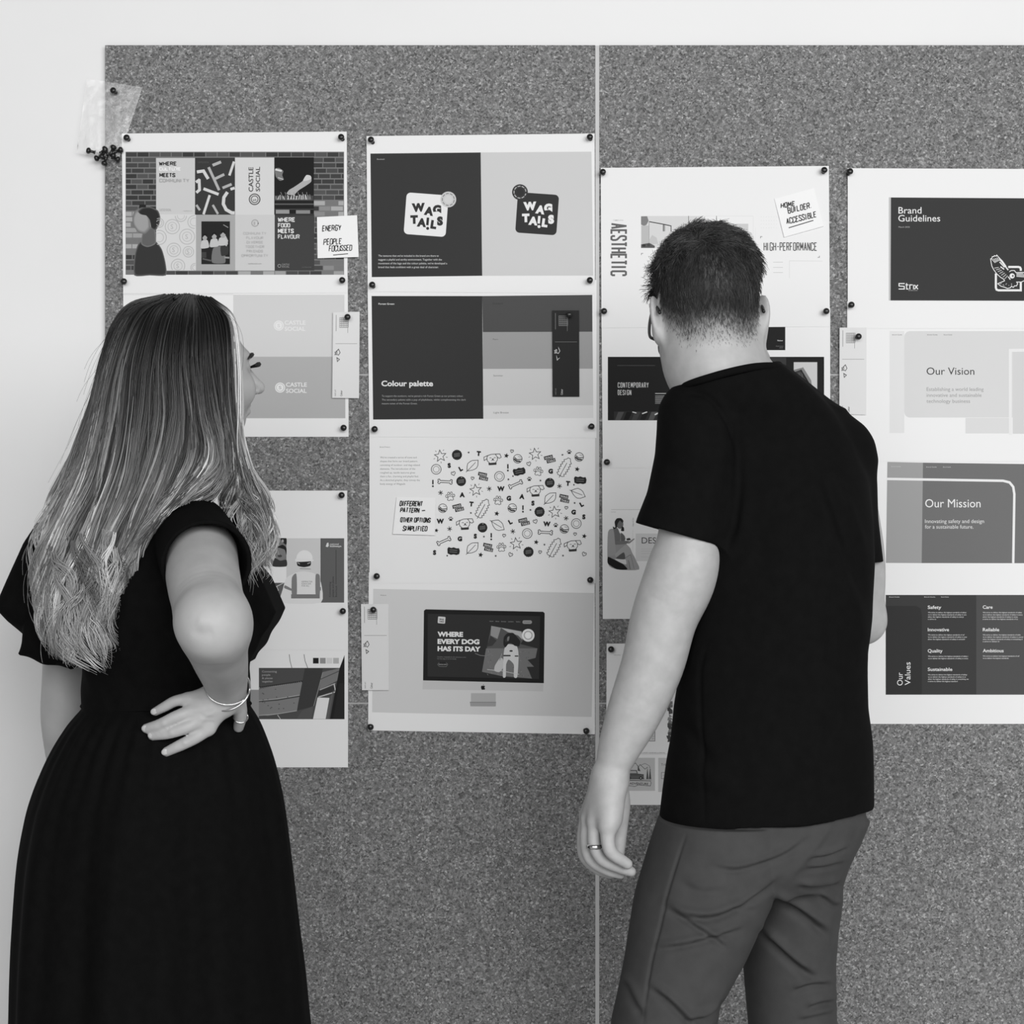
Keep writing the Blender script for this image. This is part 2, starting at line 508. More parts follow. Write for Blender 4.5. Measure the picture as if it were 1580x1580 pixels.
# strokes of simple capitals in a box 0..0.6 wide, 0 (base) .. 1 (top)
STROKE = {
 'A': [[(0, 0), (.3, 1), (.6, 0)], [(.12, .36), (.48, .36)]],
 'B': [[(0, 0), (0, 1), (.42, 1), (.52, .9), (.52, .62), (.42, .53), (0, .53)], [(.42, .53), (.58, .42), (.58, .1), (.46, 0), (0, 0)]],
 'C': [[(.6, .75), (.6, .92), (.48, 1), (.12, 1), (0, .92), (0, .08), (.12, 0), (.48, 0), (.6, .08), (.6, .25)]],
 'D': [[(0, 0), (0, 1), (.42, 1), (.6, .85), (.6, .15), (.42, 0), (0, 0)]],
 'E': [[(.55, 1), (0, 1), (0, 0), (.55, 0)], [(0, .52), (.45, .52)]],
 'F': [[(.55, 1), (0, 1), (0, 0)], [(0, .52), (.45, .52)]],
 'G': [[(.6, .75), (.6, .92), (.48, 1), (.12, 1), (0, .92), (0, .08), (.12, 0), (.48, 0), (.6, .08), (.6, .45), (.35, .45)]],
 'H': [[(0, 0), (0, 1)], [(.6, 0), (.6, 1)], [(0, .52), (.6, .52)]],
 'I': [[(.05, 0), (.05, 1)]],
 'L': [[(0, 1), (0, 0), (.52, 0)]],
 'M': [[(0, 0), (.02, 1), (.35, .3), (.68, 1), (.7, 0)]],
 'N': [[(0, 0), (0, 1), (.6, 0), (.6, 1)]],
 'O': [[(.12, 0), (0, .08), (0, .92), (.12, 1), (.48, 1), (.6, .92), (.6, .08), (.48, 0), (.12, 0)]],
 'P': [[(0, 0), (0, 1), (.45, 1), (.58, .9), (.58, .58), (.45, .47), (0, .47)]],
 'R': [[(0, 0), (0, 1), (.45, 1), (.58, .9), (.58, .6), (.45, .5), (0, .5)], [(.3, .5), (.6, 0)]],
 'S': [[(.58, .76), (.58, .92), (.46, 1), (.12, 1), (0, .9), (0, .7), (.08, .6), (.52, .4), (.6, .28), (.6, .1), (.48, 0), (.12, 0), (0, .08), (0, .25)]],
 'T': [[(.3, 0), (.3, 1)], [(0, 1), (.6, 1)]],
 'U': [[(0, 1), (0, .1), (.12, 0), (.48, 0), (.6, .1), (.6, 1)]],
 'V': [[(0, 1), (.3, 0), (.6, 1)]],
 'W': [[(0, 1), (.15, 0), (.35, .7), (.55, 0), (.7, 1)]],
 'X': [[(0, 0), (.6, 1)], [(0, 1), (.6, 0)]],
 'Y': [[(0, 1), (.3, .5), (.6, 1)], [(.3, .5), (.3, 0)]],
 '-': [[(.05, .5), (.5, .5)]], '.': [[(.05, 0), (.05, .06)]], '!': [[(.1, 1), (.1, .32)], [(.1, .06), (.1, 0)]], ' ': []}

class Print:
    """flat ink shapes on one sheet, given in the pixel frame (ox, oy, scale) of the photo"""
    def __init__(s, name, sheet, frame=(0, 0, 1.0), label=None):
        s.name, s.sheet, s.f, s.label = name, sheet, frame, label
        s.V, s.F, s.M, s.mats, s.lv = [], [], [], [], 0
    def layer(s, n): s.lv = n; return s
    def _add(s, pts, faces, v):
        m = ink(v)
        if m not in s.mats: s.mats.append(m)
        mi = s.mats.index(m); k = len(s.V)
        y = s.sheet['_y'] - 0.00006 * (1 + s.lv)
        ox, oy, sc = s.f
        for a, b in pts:
            s.V.append(P(ox + a / sc, oy + b / sc, y))
        for f in faces: s.F.append(tuple(k + i for i in f)); s.M.append(mi)
        s.lv += 0.05
    def poly(s, pts, v):
        A = sum(pts[i - 1][0] * pts[i][1] - pts[i][0] * pts[i - 1][1] for i in range(len(pts)))
        if A > 0: pts = pts[::-1]
        s._add(pts, [tuple(range(len(pts)))], v); return s
    def rect(s, x0, y0, x1, y1, v): return s.poly([(x0, y0), (x1, y0), (x1, y1), (x0, y1)], v)
    def blob(s, pts, v, k=4):
        """closed outline with rounded corners"""
        p = np.array(pts, float); out = []
        n = len(p)
        for i in range(n):
            p0, p1, p2, p3 = p[i - 1], p[i], p[(i + 1) % n], p[(i + 2) % n]
            m1, m2 = (p2 - p0) * .32, (p3 - p1) * .32
            for t in np.arange(k) / k:
                out.append(tuple((2*t**3-3*t**2+1)*p1 + (t**3-2*t**2+t)*m1 + (-2*t**3+3*t**2)*p2 + (t**3-t**2)*m2))
        return s.poly(out, v)
    def soft(s, pts, v0, v1, n=5, grow=.14):
        """shape printed out of focus: nested outlines stepping from v0 at the rim to v1 inside"""
        p = np.array(pts, float); c = p.mean(0)
        for i in range(n):
            f = 1 + grow * (1 - 2 * i / (n - 1)); s.blob(c + (p - c) * f, v0 + (v1 - v0) * (i / (n - 1)))
        return s
    def disc(s, x, y, r, v, ry=None, n=28, rot=0):
        ry = ry or r; c, q = math.cos(rot), math.sin(rot)
        return s.poly([(x + r * math.cos(t) * c - ry * math.sin(t) * q, y + r * math.cos(t) * q + ry * math.sin(t) * c) for t in [2 * PI * i / n for i in range(n)]], v)
    def line(s, pts, w, v, closed=False):
        p = [np.array(a, float) for a in pts]
        if not closed and len(p) > 2:            # break the stroke at sharp corners
            runs = [[p[0]]]
            for i in range(1, len(p)):
                runs[-1].append(p[i])
                if i < len(p) - 1:
                    d0, d1 = p[i] - p[i - 1], p[i + 1] - p[i]
                    if d0 @ d1 < -0.05 * np.linalg.norm(d0) * np.linalg.norm(d1): runs.append([p[i]])
            if len(runs) > 1:
                for k, r in enumerate(runs):
                    for e, o in ((0, 1), (-1, -2)):
                        if (k > 0 and e == 0) or (k < len(runs) - 1 and e == -1):
                            d = r[e] - r[o]; r[e] = r[e] + d / (np.linalg.norm(d) + 1e-9) * w * .3
                    s.line(r, w, v)
                return s
        if closed: p = p + [p[0], p[1]]
        n = len(p); L, R = [], []
        for i in range(n):
            d0 = p[i] - p[i - 1] if i else p[1] - p[0]
            d1 = p[i + 1] - p[i] if i < n - 1 else d0
            if i == 0: d0 = d1
            d0 = d0 / (np.linalg.norm(d0) + 1e-9); d1 = d1 / (np.linalg.norm(d1) + 1e-9)
            n0 = np.array((-d0[1], d0[0])); n1 = np.array((-d1[1], d1[0]))
            m = n0 + n1; L2 = m @ m
            m = n0 * 1.0 if L2 < 0.3 else m * (2.0 / L2)
            L.append(p[i] + m * w / 2); R.append(p[i] - m * w / 2)
        pts2 = []; F = []
        for i in range(n): pts2 += [L[i], R[i]]
        for i in range(n - 1): F.append((2 * i, 2 * i + 1, 2 * i + 3, 2 * i + 2))
        s._add(pts2, F, v); return s
    def ring(s, x, y, r, w, v, n=28): return s.line([(x + r * math.cos(2 * PI * i / n), y + r * math.sin(2 * PI * i / n)) for i in range(n)], w, v, True)
    def rrect(s, x0, y0, x1, y1, r, v, rot=0, n=5):
        cx, cy = (x0 + x1) / 2, (y0 + y1) / 2; pts = []
        for qx, qy, a0 in ((x1 - r, y1 - r, 0), (x0 + r, y1 - r, 90), (x0 + r, y0 + r, 180), (x1 - r, y0 + r, 270)):
            for i in range(n + 1):
                t = math.radians(a0 + 90 * i / n); pts.append((qx + r * math.cos(t), qy + r * math.sin(t)))
        c, q = math.cos(rot), math.sin(rot)
        return s.poly([(cx + (a - cx) * c - (b - cy) * q, cy + (a - cx) * q + (b - cy) * c) for a, b in pts], v)
    def text(s, t, x, y, h, v, w=None, bold=0.0, rot=0.0, space=1.0, center=False):
        """left end of the baseline at (x, y); h = capital height, w = full width"""
        V, F = glyphs(t, bold, space)
        if len(V) == 0: return s
        H, _ = glyphs('H', bold)
        sy = h / (H[:, 1].max() - H[:, 1].min())
        x0, x1 = V[:, 0].min(), V[:, 0].max()
        sx = sy if w is None else w / (x1 - x0)
        c, q = math.cos(rot), math.sin(rot); pts = []
        off = -(x1 - x0) * sx / 2 if center else 0
        for a, b in V:
            u, d = (a - x0) * sx + off, -b * sy
            pts.append((x + u * c - d * q, y + u * q + d * c))
        s._add(pts, F, v); return s
    def strokes(s, t, x, y, h, w, v, wt, rot=0.0, gap=0.28, jit=0.0, seed=1, slant=0.0):
        """lettering drawn with strokes of weight wt; fits t into width w"""
        rng = random.Random(seed)
        adv = [(max([q[0] for l in STROKE[c] for q in l] + [0.35])) for c in t]
        tot = sum(adv) + gap * (len(t) - 1); sx = (w - wt) / tot
        c_, q_ = math.cos(rot), math.sin(rot); u = 0
        for ch, a in zip(t, adv):
            for l in STROKE[ch]:
                pts = []
                for (lx, ly) in l:
                    lx += rng.uniform(-jit, jit); ly += rng.uniform(-jit, jit)
                    X = wt / 2 + (u + lx) * sx + slant * ly * h; Y = -(wt / 2 + ly * (h - wt))
                    pts.append((x + X * c_ - Y * q_, y + X * q_ + Y * c_))
                s.line(pts, wt, v)
            u += a + gap
        return s
    def lines(s, texts, x, y, h, dy, v, w=None, bold=0.0):
        for i, t in enumerate(texts):
            s.text(t, x, y + i * dy, h, v, w if w is None or np.isscalar(w) else w[i], bold)
        return s
    def cut(s):
        """finish this piece and go on with the next one of the same kind"""
        s.done(); s.V, s.F, s.M, s.mats = [], [], [], []; return s
    def done(s):
        if not s.V: return None
        lo = np.array(s.sheet.location)
        me = bpy.data.meshes.new(s.name)
        me.from_pydata([tuple(np.array(v) - lo) for v in s.V], [], s.F)
        for m in s.mats: me.materials.append(m)
        me.polygons.foreach_set('material_index', s.M); me.polygons.foreach_set('use_smooth', np.zeros(len(s.F), bool)); me.update()
        o = bpy.data.objects.new(s.name, me); link(o, s.sheet)
        if s.label: o['label'] = s.label
        return o

SHEETS = {}
def sheet(key, quad, level, label, m=None, name='printed_sheet', cat='sheet', group='large sheets on the pin board', thick=0.0004, lift=0.0, hang=True):
    """sheet of paper with photo corners quad = TL, TR, BR, BL; its back lies level * 0.9 mm from the cork"""
    yf = BOARD_Y - level * 0.0009 - thick
    c = P(sum(q[0] for q in quad) / 4, sum(q[1] for q in quad) / 4, yf)
    V = []
    for yy in (yf, yf + thick):
        for i, q in enumerate(quad):
            V.append(P(q[0], q[1], yy - (lift if i >= 2 else 0)))
    F = [(3, 2, 1, 0), (4, 5, 6, 7), (0, 1, 5, 4), (1, 2, 6, 5), (2, 3, 7, 6), (3, 0, 4, 7)]
    o = mesh_np(name, V, F, m or M_paper, None, c, smooth=False)
    o['_y'] = yf - lift
    tag(o, label, cat, group)
    SHEETS[key] = o
    return o
# ------------------------------------------------------------------ sheets, left column
C1 = (100, 60, 3.4348); C2 = (540, 190, 3.3625); C3 = (550, 640, 3.0974); C4 = (910, 240, 3.59)
C5 = (1280, 240, 3.4333); C6 = (1280, 680, 3.5111); C7 = (350, 420, 5.6435); C8 = (370, 740, 3.435)
rnd = random.Random(7)

A2 = sheet('A2', [(190, 428), (536.5, 427), (538, 674), (191, 674)], 1, 'white sheet with two pale grey panels, behind the head of the woman')
A1 = sheet('A1', [(188, 206), (535, 203), (536.5, 452), (190, 453)], 2, 'white sheet with a picture of posters on a brick wall, below the plastic bag')
A4 = sheet('A4', [(190, 938), (537, 938), (537, 1184), (190, 1184)], 1, 'white sheet with an aerial road picture, lowest in the left column')
A3 = sheet('A3', [(190, 757), (535.5, 757), (537, 1003), (190, 1003)], 2, 'white sheet with a road worker in a white helmet seen from behind')

# A1: picture of posters on a brick wall
p = Print('photograph', A1, C1)
p.rect(322, 598, 1480, 1250, 122)
p.layer(1)
for row in range(23):
    y = 600 + row * 28.6
    x = 322 - (row % 2) * 32
    while x < 1480:
        x1 = min(x + rnd.uniform(58, 70), 1480); x0 = max(x, 322)
        if x1 - x0 > 6 and (x0 < 520 or x1 > 1310 or y < 640 or y > 1215):
            g = rnd.choice((62, 70, 76, 82, 90, 66))
            if (x > 1310 and (850 < y < 940 or 1160 < y < 1240)) or (x < 420 and 900 < y < 1130) or (y > 1215 and rnd.random() < .4): g = rnd.choice((140, 160, 120, 172))
            p.layer(.5).rect(x0 + 1.5, y + 2, x1 - 2.5, min(y + 24, 1250), g)
        x = x1 if x1 < 1480 else 2000
p.layer(3)
p.rect(484, 631, 690, 932, 205); p.rect(484, 930, 695, 1228, 216)
p.rect(690, 630, 902, 932, 62); p.rect(695, 932, 903, 1228, 170)
p.rect(902, 629, 1110, 932, 214); p.rect(903, 932, 1112, 1228, 205)
p.rect(1110, 628, 1320, 932, 34); p.rect(1112, 930, 1322, 1228, 70)
p.layer(5)
# person walking past, out of focus in the picture
def clipx(pts): return [(max(324, min(1478, x)), min(1249, y)) for x, y in pts]
p.soft(clipx([(372, 1250), (374, 1150), (392, 1090), (430, 1066), (480, 1076), (512, 1118), (530, 1185), (532, 1250), (450, 1252)]), 112, 58, 6, .05)
p.soft([(408, 1085), (416, 1030), (470, 1000), (480, 1080), (440, 1100)], 120, 104, 3, .08)
p.soft([(364, 952), (378, 916), (416, 906), (442, 945), (446, 1000), (422, 1026), (390, 1016), (368, 984)], 112, 160, 6, .15)
p.soft([(392, 915), (412, 897), (450, 894), (490, 912), (502, 945), (496, 982), (478, 1010), (458, 998), (452, 962), (432, 936), (404, 930)], 110, 48, 5, .09)
p.rect(395, 878, 430, 893, 40)
p.layer(6)
# strokes poster
L = 212
p.line([(700, 705), (735, 700), (760, 742)], 16, L); p.line([(695, 760), (712, 748), (714, 800), (697, 815)], 15, L)
p.line([(783, 670), (828, 652)], 15, 178); p.line([(762, 680), (818, 802)], 14, 178); p.line([(795, 742), (845, 718)], 14, 178)
p.line([(897, 650), (872, 724)], 13, L); p.line([(836, 790), (884, 770)], 14, 178); p.line([(735, 794), (815, 824)], 15, L)
p.line([(768, 828), (735, 930)], 13, L); p.line([(784, 880), (812, 928)], 12, 178); p.line([(697, 880), (716, 908)], 12, 178)
p.line([(900, 790), (878, 797)], 14, L)
p.line([(862, 812), (843, 840), (840, 875), (855, 905), (885, 922), (900, 922)], 17, L)
p.text('CASTLE SOCIAL', 706, 658, 8, 100, 58)
# words
p.strokes('WHERE', 499, 672, 22, 94, 46, 5); p.strokes('CULTURE', 499, 699, 19, 116, 236, 5)
p.strokes('MEETS', 501, 733, 22, 85, 46, 5); p.strokes('COMMUNITY', 500, 761, 20, 160, 172, 5)
p.text('CASTLE SOCIAL', 500, 912, 12, 165, 64); p.text('castlesocial', 628, 914, 6, 170, 46)
p.text('CASTLE', 998, 810, 24, 62, 130, 0.012, -PI / 2); p.text('SOCIAL', 1034, 808, 22, 62, 130, 0.012, -PI / 2)
p.ring(1006, 850, 28, 5, 80); p.ring(1006, 850, 18, 4, 80)
p.text('S', 1014, 859, 17, 80, None, 0.01, -PI / 2)
for x, y, r in ((570, 995, 38), (500, 1052, 38), (648, 1048, 40), (578, 1118, 36), (655, 1128, 28), (600, 1203, 36), (686, 970, 34), (615, 938, 30), (690, 1212, 22), (500, 975, 24)):
    for rr, w, g in ((r, 3.2, 182), (r * .62, 2.6, 186)):
        pts = [(x + rr * math.cos(t), y + rr * math.sin(t)) for t in [i * 2 * PI / 30 for i in range(31)]]
        pts = [q for q in pts if 486 < q[0] < 694 and 932 < q[1] < 1227 and not (q[0] < 540 and q[1] > 1090)]
        if len(pts) > 4:
            seg = [pts[0]]
            for q in pts[1:]:
                if math.hypot(q[0] - seg[-1][0], q[1] - seg[-1][1]) > rr * .35:
                    if len(seg) > 1: p.line(seg, w, g)
                    seg = [q]
                else: seg.append(q)
            if len(seg) > 1: p.line(seg, w, g)
    if 520 < x < 670 and y > 960: p.text('S', x - 9, y + 12, 24, 182)
# three people photo
p.rect(724, 967, 875, 1194, 40)
for x, y, s_ in ((742, 1075, 1.0), (792, 1068, 1.05), (838, 1060, 1.15)):
    p.blob([(x - 22 * s_, y + 35), (x - 16 * s_, y - 5), (x + 14 * s_, y - 8), (x + 22 * s_, y + 30)], 196)
    p.disc(x, y - 22, 12 * s_, 168, 15 * s_); p.blob([(x - 13, y - 22), (x - 8, y - 42), (x + 9, y - 42), (x + 13, y - 24), (x, y - 34)], 30)
p.blob([(780, 1185), (786, 1110), (835, 1100), (850, 1150), (848, 1188)], 118); p.blob([(826, 1100), (866, 1100), (864, 1140), (830, 1150)], 60)
p.line([(850, 1045), (862, 1070), (855, 1098)], 7, 190); p.rect(724, 1130, 750, 1160, 70); p.line([(840, 985), (866, 1000)], 4, 150); p.line([(730, 1165), (776, 1176)], 8, 96); p.line([(846, 1158), (872, 1160)], 9, 150)
# faint list
p.ring(1008, 976, 17, 5, 170); p.text('E', 1001, 984, 15, 170, None, .03)
for i, t in enumerate(('COMMUNITY', 'FLAVOUR', 'DIVERSE', 'TOGETHER', 'FRIENDS', 'OPPORTUNITY')):
    wd = (124, 92, 88, 102, 88, 142)[i]
    p.strokes(t, 1007 - wd / 2, 1038 + i * 23.5, 15, wd, 190, 4)
p.text('castlesocial.com', 972, 1194, 7, 160, 70)
# cook's arm
p.blob([(1190, 800), (1215, 785), (1262, 752), (1280, 722), (1303, 726), (1306, 756), (1278, 778), (1240, 802), (1215, 826), (1185, 826), (1176, 818)], 176)
p.blob([(1262, 752), (1280, 722), (1303, 726), (1306, 742), (1282, 752)], 206)
p.blob([(1113, 690), (1135, 684), (1158, 700), (1152, 722), (1160, 745), (1140, 752), (1118, 730)], 120); p.line([(1116, 692), (1150, 700)], 10, 216); p.line([(1130, 735), (1158, 745)], 5, 190)
p.rect(1113, 830, 1318, 858, 74)
for i in range(26):
    x = 1120 + i * 7.4; p.line([(x, 852), (x + rnd.uniform(-8, 10), 826 + rnd.uniform(-4, 10))], 4, rnd.choice((190, 150, 110, 205)))
for i in range(7): p.line([(1150 + i * 22, 826), (1144 + i * 23, 812)], 2.5, 150)
p.rect(1113, 872, 1320, 880, 96); p.rect(1113, 900, 1320, 906, 70); p.rect(1118, 906, 1190, 926, 150); p.rect(1225, 908, 1300, 926, 138); p.rect(1113, 926, 1320, 934, 60)
for i, t in enumerate(('WHERE', 'FOOD', 'MEETS', 'FLAVOUR')):
    p.strokes(t, 1129, 970 + i * 30, 24, (92, 66, 85, 116)[i], (220, 212, 226, 200)[i], 5.2)
p.ring(1137, 1203, 8, 2.5, 165); p.text('CASTLE', 1150, 1200, 9, 165, 40); p.text('SOCIAL', 1150, 1212, 9, 165, 40); p.text('castlesocial', 1256, 1212, 5, 120, 50)
p.done()

# A2: two grey panels with pale emblems
p = Print('printed_panel', A2, C7)
p.rect(-900, 170, 56, 200, 226).rect(56, 196, 1024, 738, 211); p.rect(56, 736, 1032, 1272, 178)
p.rect(-600, 300, -200, 900, 216)
p.done()
p = Print('logo', A2, C7).layer(2)
for oy, ox, g, bg in ((0, 0, 232, 211), (540, 12, 234, 178)):
    p.disc(452 + ox, 465 + oy, 44, g); p.ring(452 + ox, 465 + oy, 33, 4, bg); p.text('S', 440 + ox, 478 + oy, 28, bg, 24, .02)
    p.text('CASTLE', 503 + ox, 456 + oy, 36, g, 182, .02); p.text('SOCIAL', 503 + ox, 510 + oy, 36, g, 180, .02)
    if oy == 0: p.cut()
p.done()

# A3: worker from behind
p = Print('photograph', A3, C8)
p.rect(20, 310, 247, 460, 120)
p.layer(1)
p.blob([(150, 310), (204, 312), (206, 380), (190, 440), (160, 400)], 190); p.disc(180, 352, 24, 176, 30); p.disc(182, 364, 8, 90, 4)
p.disc(216, 388, 32, 128, 40); p.blob([(196, 360), (226, 345), (247, 362), (247, 400), (238, 372), (210, 362)], 40); p.disc(212, 405, 12, 78, 7)
p.blob([(176, 460), (186, 415), (214, 430), (247, 425), (247, 460)], 62); p.blob([(212, 312), (247, 312), (247, 345), (230, 335)], 44); p.rect(222, 318, 232, 332, 170)
p.cut().layer(0).rect(247, 311, 430, 652, 208); p.rect(20, 547, 247, 652, 92); p.rect(60, 560, 226, 640, 104); p.layer(1)
p.line([(168, 580), (232, 548)], 4, 196); p.line([(195, 565), (205, 586), (190, 594)], 3, 200)
p.blob([(222, 652), (228, 580), (248, 520), (300, 492), (345, 486), (400, 500), (430, 545), (430, 652)], 224)
p.blob([(276, 610), (276, 520), (300, 500), (302, 612)], 128); p.blob([(402, 505), (424, 510), (424, 612), (402, 612)], 128)
p.rect(272, 608, 424, 630, 122); p.blob([(240, 560), (276, 580), (276, 590), (236, 575)], 130); p.rect(418, 570, 430, 588, 130)
p.disc(343, 418, 43, 232, 44); p.blob([(304, 428), (340, 424), (376, 430), (374, 456), (340, 464), (306, 456)], 44); p.blob([(300, 418), (386, 424), (386, 432), (300, 436)], 228); p.line([(306, 440), (318, 448)], 4, 170); p.line([(358, 446), (374, 440)], 4, 170); p.line([(318, 472), (376, 474)], 4, 150)
p.text('KEEPING THE', 328, 545, 8, 110, 56); p.text('ROADS SAFE', 328, 556, 8, 110, 50); p.text('FOR ALL', 328, 567, 8, 110, 40)
p.done()
p = Print('printed_panel', A3, C8); p.rect(428, 311, 553, 652, 104)
p.poly([(455, 355), (462, 336), (470, 334), (472, 350), (466, 358)], 220); p.text('national', 478, 346, 9, 214, 46, .01); p.text('highways', 478, 357, 9, 228, 60, .02)
p.line([(510, 372), (510, 555)], 2.5, 60)
for i, x in enumerate((482, 498, 515)): p.text(('Connecting', 'people and places', 'Brand book')[i], x, 622, 9, 58, (80, 108, 60)[i], .01, -PI / 2)
p.done()

# A4: aerial road picture and swatches
p = Print('photograph', A4, C8)
p.rect(20, 1114, 101, 1268, 150)
p.rect(101, 998, 555, 1270, 84)
p.layer(1)
p.poly([(101, 1110), (180, 1095), (335, 1070), (345, 1072), (302, 1225), (150, 1252), (101, 1246)], 128)
p.line([(101, 1105), (200, 1092), (335, 1070)], 3, 176); p.line([(101, 1176), (200, 1168), (318, 1148)], 6, 70); p.line([(101, 1172), (200, 1162), (318, 1142)], 3, 180)
p.line([(101, 1250), (200, 1242), (302, 1225)], 3, 180); p.line([(340, 1072), (302, 1225)], 4, 150)
for i in range(22): p.disc(112 + i * 10.3, 1101 - i * 1.5, 4, 48, 5)
for i in range(16): p.disc(rnd.uniform(110, 310), rnd.uniform(1110, 1225), 3.5, 74, 2.2)
p.poly([(345, 1000), (440, 1000), (398, 1200), (302, 1225)], 66)
p.poly([(440, 1020), (528, 1000), (528, 1060), (420, 1115)], 122); p.line([(424, 1115), (506, 1080)], 4, 182); p.line([(440, 1022), (392, 1200)], 3, 150)
p.line([(424, 1060), (526, 1015)], 4, 78); p.poly([(410, 1150), (420, 1120), (506, 1090), (500, 1120)], 58); p.line([(500, 1085), (508, 1125), (418, 1152)], 5, 206)
p.poly([(412, 1155), (475, 1157), (455, 1269), (388, 1269)], 226)
p.poly([(330, 1225), (390, 1200), (380, 1269), (300, 1269)], 92); p.line([(200, 1247), (216, 1270)], 3, 200)
p.poly([(528, 1002), (555, 930), (555, 1269), (478, 1269)], 36); p.poly([(478, 1157), (500, 1110), (470, 1269), (456, 1269)], 100)
p.poly([(528, 1080), (552, 1078), (552, 1268), (495, 1268)], 44)
for i, t in enumerate(('Connecting', 'people', '& places', 'together')): p.text(t, 118, 1022 + i * 17.5, 10, 176, (78, 44, 55, 58)[i])
p.done()
p = Print('swatches', A4, C8)
for x, g in ((388, 36), (425, 150), (460, 214), (495, 184)): p.rect(x, 945, x + 30, 975, g)
p.done(); p = Print('diagram', A4, C8)
p.line([(262, 926), (266, 960), (276, 998)], 2.6, 60).cut(); p.line([(340, 926), (346, 962), (360, 998)], 2.6, 60)
p.done()

# ------------------------------------------------------------------ sheets, middle column
M_paperB = M_paper
B4 = sheet('B4', [(569, 883), (917.5, 887), (918, 1133), (568, 1127)], 1, 'white sheet with a desktop computer showing a dog website, lowest in the middle column')
B3 = sheet('B3', [(570, 655), (918.5, 655), (918.5, 900), (570, 900)], 2, 'white sheet covered with a pattern of small dog and leaf drawings')
B2 = sheet('B2', [(567, 428), (920.5, 432), (920.5, 676), (570, 674)], 3, 'white sheet headed Colour palette with a dark half and grey bands')
B1 = sheet('B1', [(565.5, 210), (917.5, 206), (918, 453), (567.5, 450)], 4, 'white sheet with two rounded square logos on a dark and a light half')

p = Print('printed_panel', B1, C2)
p.poly([(106, 158), (678, 152), (686, 792), (113, 799)], 60); p.poly([(678, 152), (1253, 148), (1262, 791), (686, 792)], 205)
p.done()
def wag(p, x, y, s_, v, rot=0.09):
    """two-line bouncing word mark centred on x, y"""
    c, q = math.cos(rot), math.sin(rot)
    for ch, dx, dy, h, r in (('W', -72, -14, 42, -.14), ('A', -10, -6, 42, .06), ('G', 36, -14, 44, -.08), ('T', -74, 48, 42, -.12), ('A', -41, 58, 42, .0), ('L', 30, 62, 42, .05), ('S', 64, 44, 44, -.12)):
        X, Y = dx * s_, dy * s_
        p.text(ch, x + X * c - Y * q, y + X * q + Y * c, h * 1.08 * s_, v, None, .08, rot + r)
    for Y0, Y1, w in ((12, 52, 13),):
        p.line([(x + 14 * s_ * c - Y0 * s_ * q, y + Y0 * s_ * c), (x + 14 * s_ * c - Y1 * s_ * q, y + Y1 * s_ * c)], w * s_, v)
    p.disc(x + 11 * s_, y + 68 * s_, 8 * s_, v, n=14)
p = Print('logo', B1, C2).layer(2)
p.rrect(286, 367, 504, 583, 22, 232, .075); wag(p, 392, 478, 1.0, 58)
p.cut().rrect(864, 365, 1078, 575, 22, 58, .07); wag(p, 970, 470, .98, 232)
p.cut()
for x, y, g, d in ((510, 396, 200, 120), (882, 358, 64, 190)):
    if x > 600: p.cut()
    p.disc(x, y, 41, g, n=36); p.ring(x, y, 31, 4, d)
    for i in range(9): p.disc(x + 31 * math.cos(i * .7), y + 31 * math.sin(i * .7), 3.4, g, n=8)
    p.disc(x, y, 21, g + 8 if g > 128 else g - 8)
p.done()
p = Print('body_text', B1, C2).layer(2)
p.text('Brandmark', 140, 190, 6, 190, 40).cut()
p.lines(["The textures that we've included in the brand are there to", 'suggest a playful and earthy environment. Together with the', "movement of the logo and the colour palette, we've developed a", 'brand that feels confident with a great deal of character.'], 147, 693, 10, 19.6, 205, [314, 330, 357, 313], .004)
p.done()

p = Print('printed_panel', B2, C2)
p.poly([(112, 897), (686, 897), (692, 1534), (120, 1538)], 58)
p.poly([(686, 897), (1257, 891), (1258, 1082), (689, 1084)], 84); p.poly([(689, 1084), (1258, 1082), (1260, 1274), (690, 1275)], 158)
p.poly([(690, 1275), (1260, 1274), (1262, 1464), (692, 1465)], 206); p.poly([(692, 1465), (1262, 1464), (1263, 1530), (692, 1534)], 222)
p.done()
p = Print('heading', B2, C2).layer(2)
p.text('Colour palette', 163, 1364, 29, 230, 268, .028).cut(); p.text('Forest Green', 148, 942, 9, 214, 82, .02)
p.done()
p = Print('body_text', B2, C2).layer(2)
p.lines(["To support the outdoors, we've paired a rich Forest Green as our primary colour.", 'The secondary palette adds a pop of playfulness, whilst complimenting the dark', 'mature tones of the Forest Green.'], 165, 1420, 9, 19.5, 168, [423, 436, 185]).cut()
p.text('Grassland', 740, 940, 9, 66, 52).cut(); p.text('Fern', 742, 1126, 9, 110, 26).cut(); p.text('Summer', 744, 1314, 9, 118, 50).cut(); p.text('Light Breeze', 745, 1506, 9, 120, 78)
p.done()

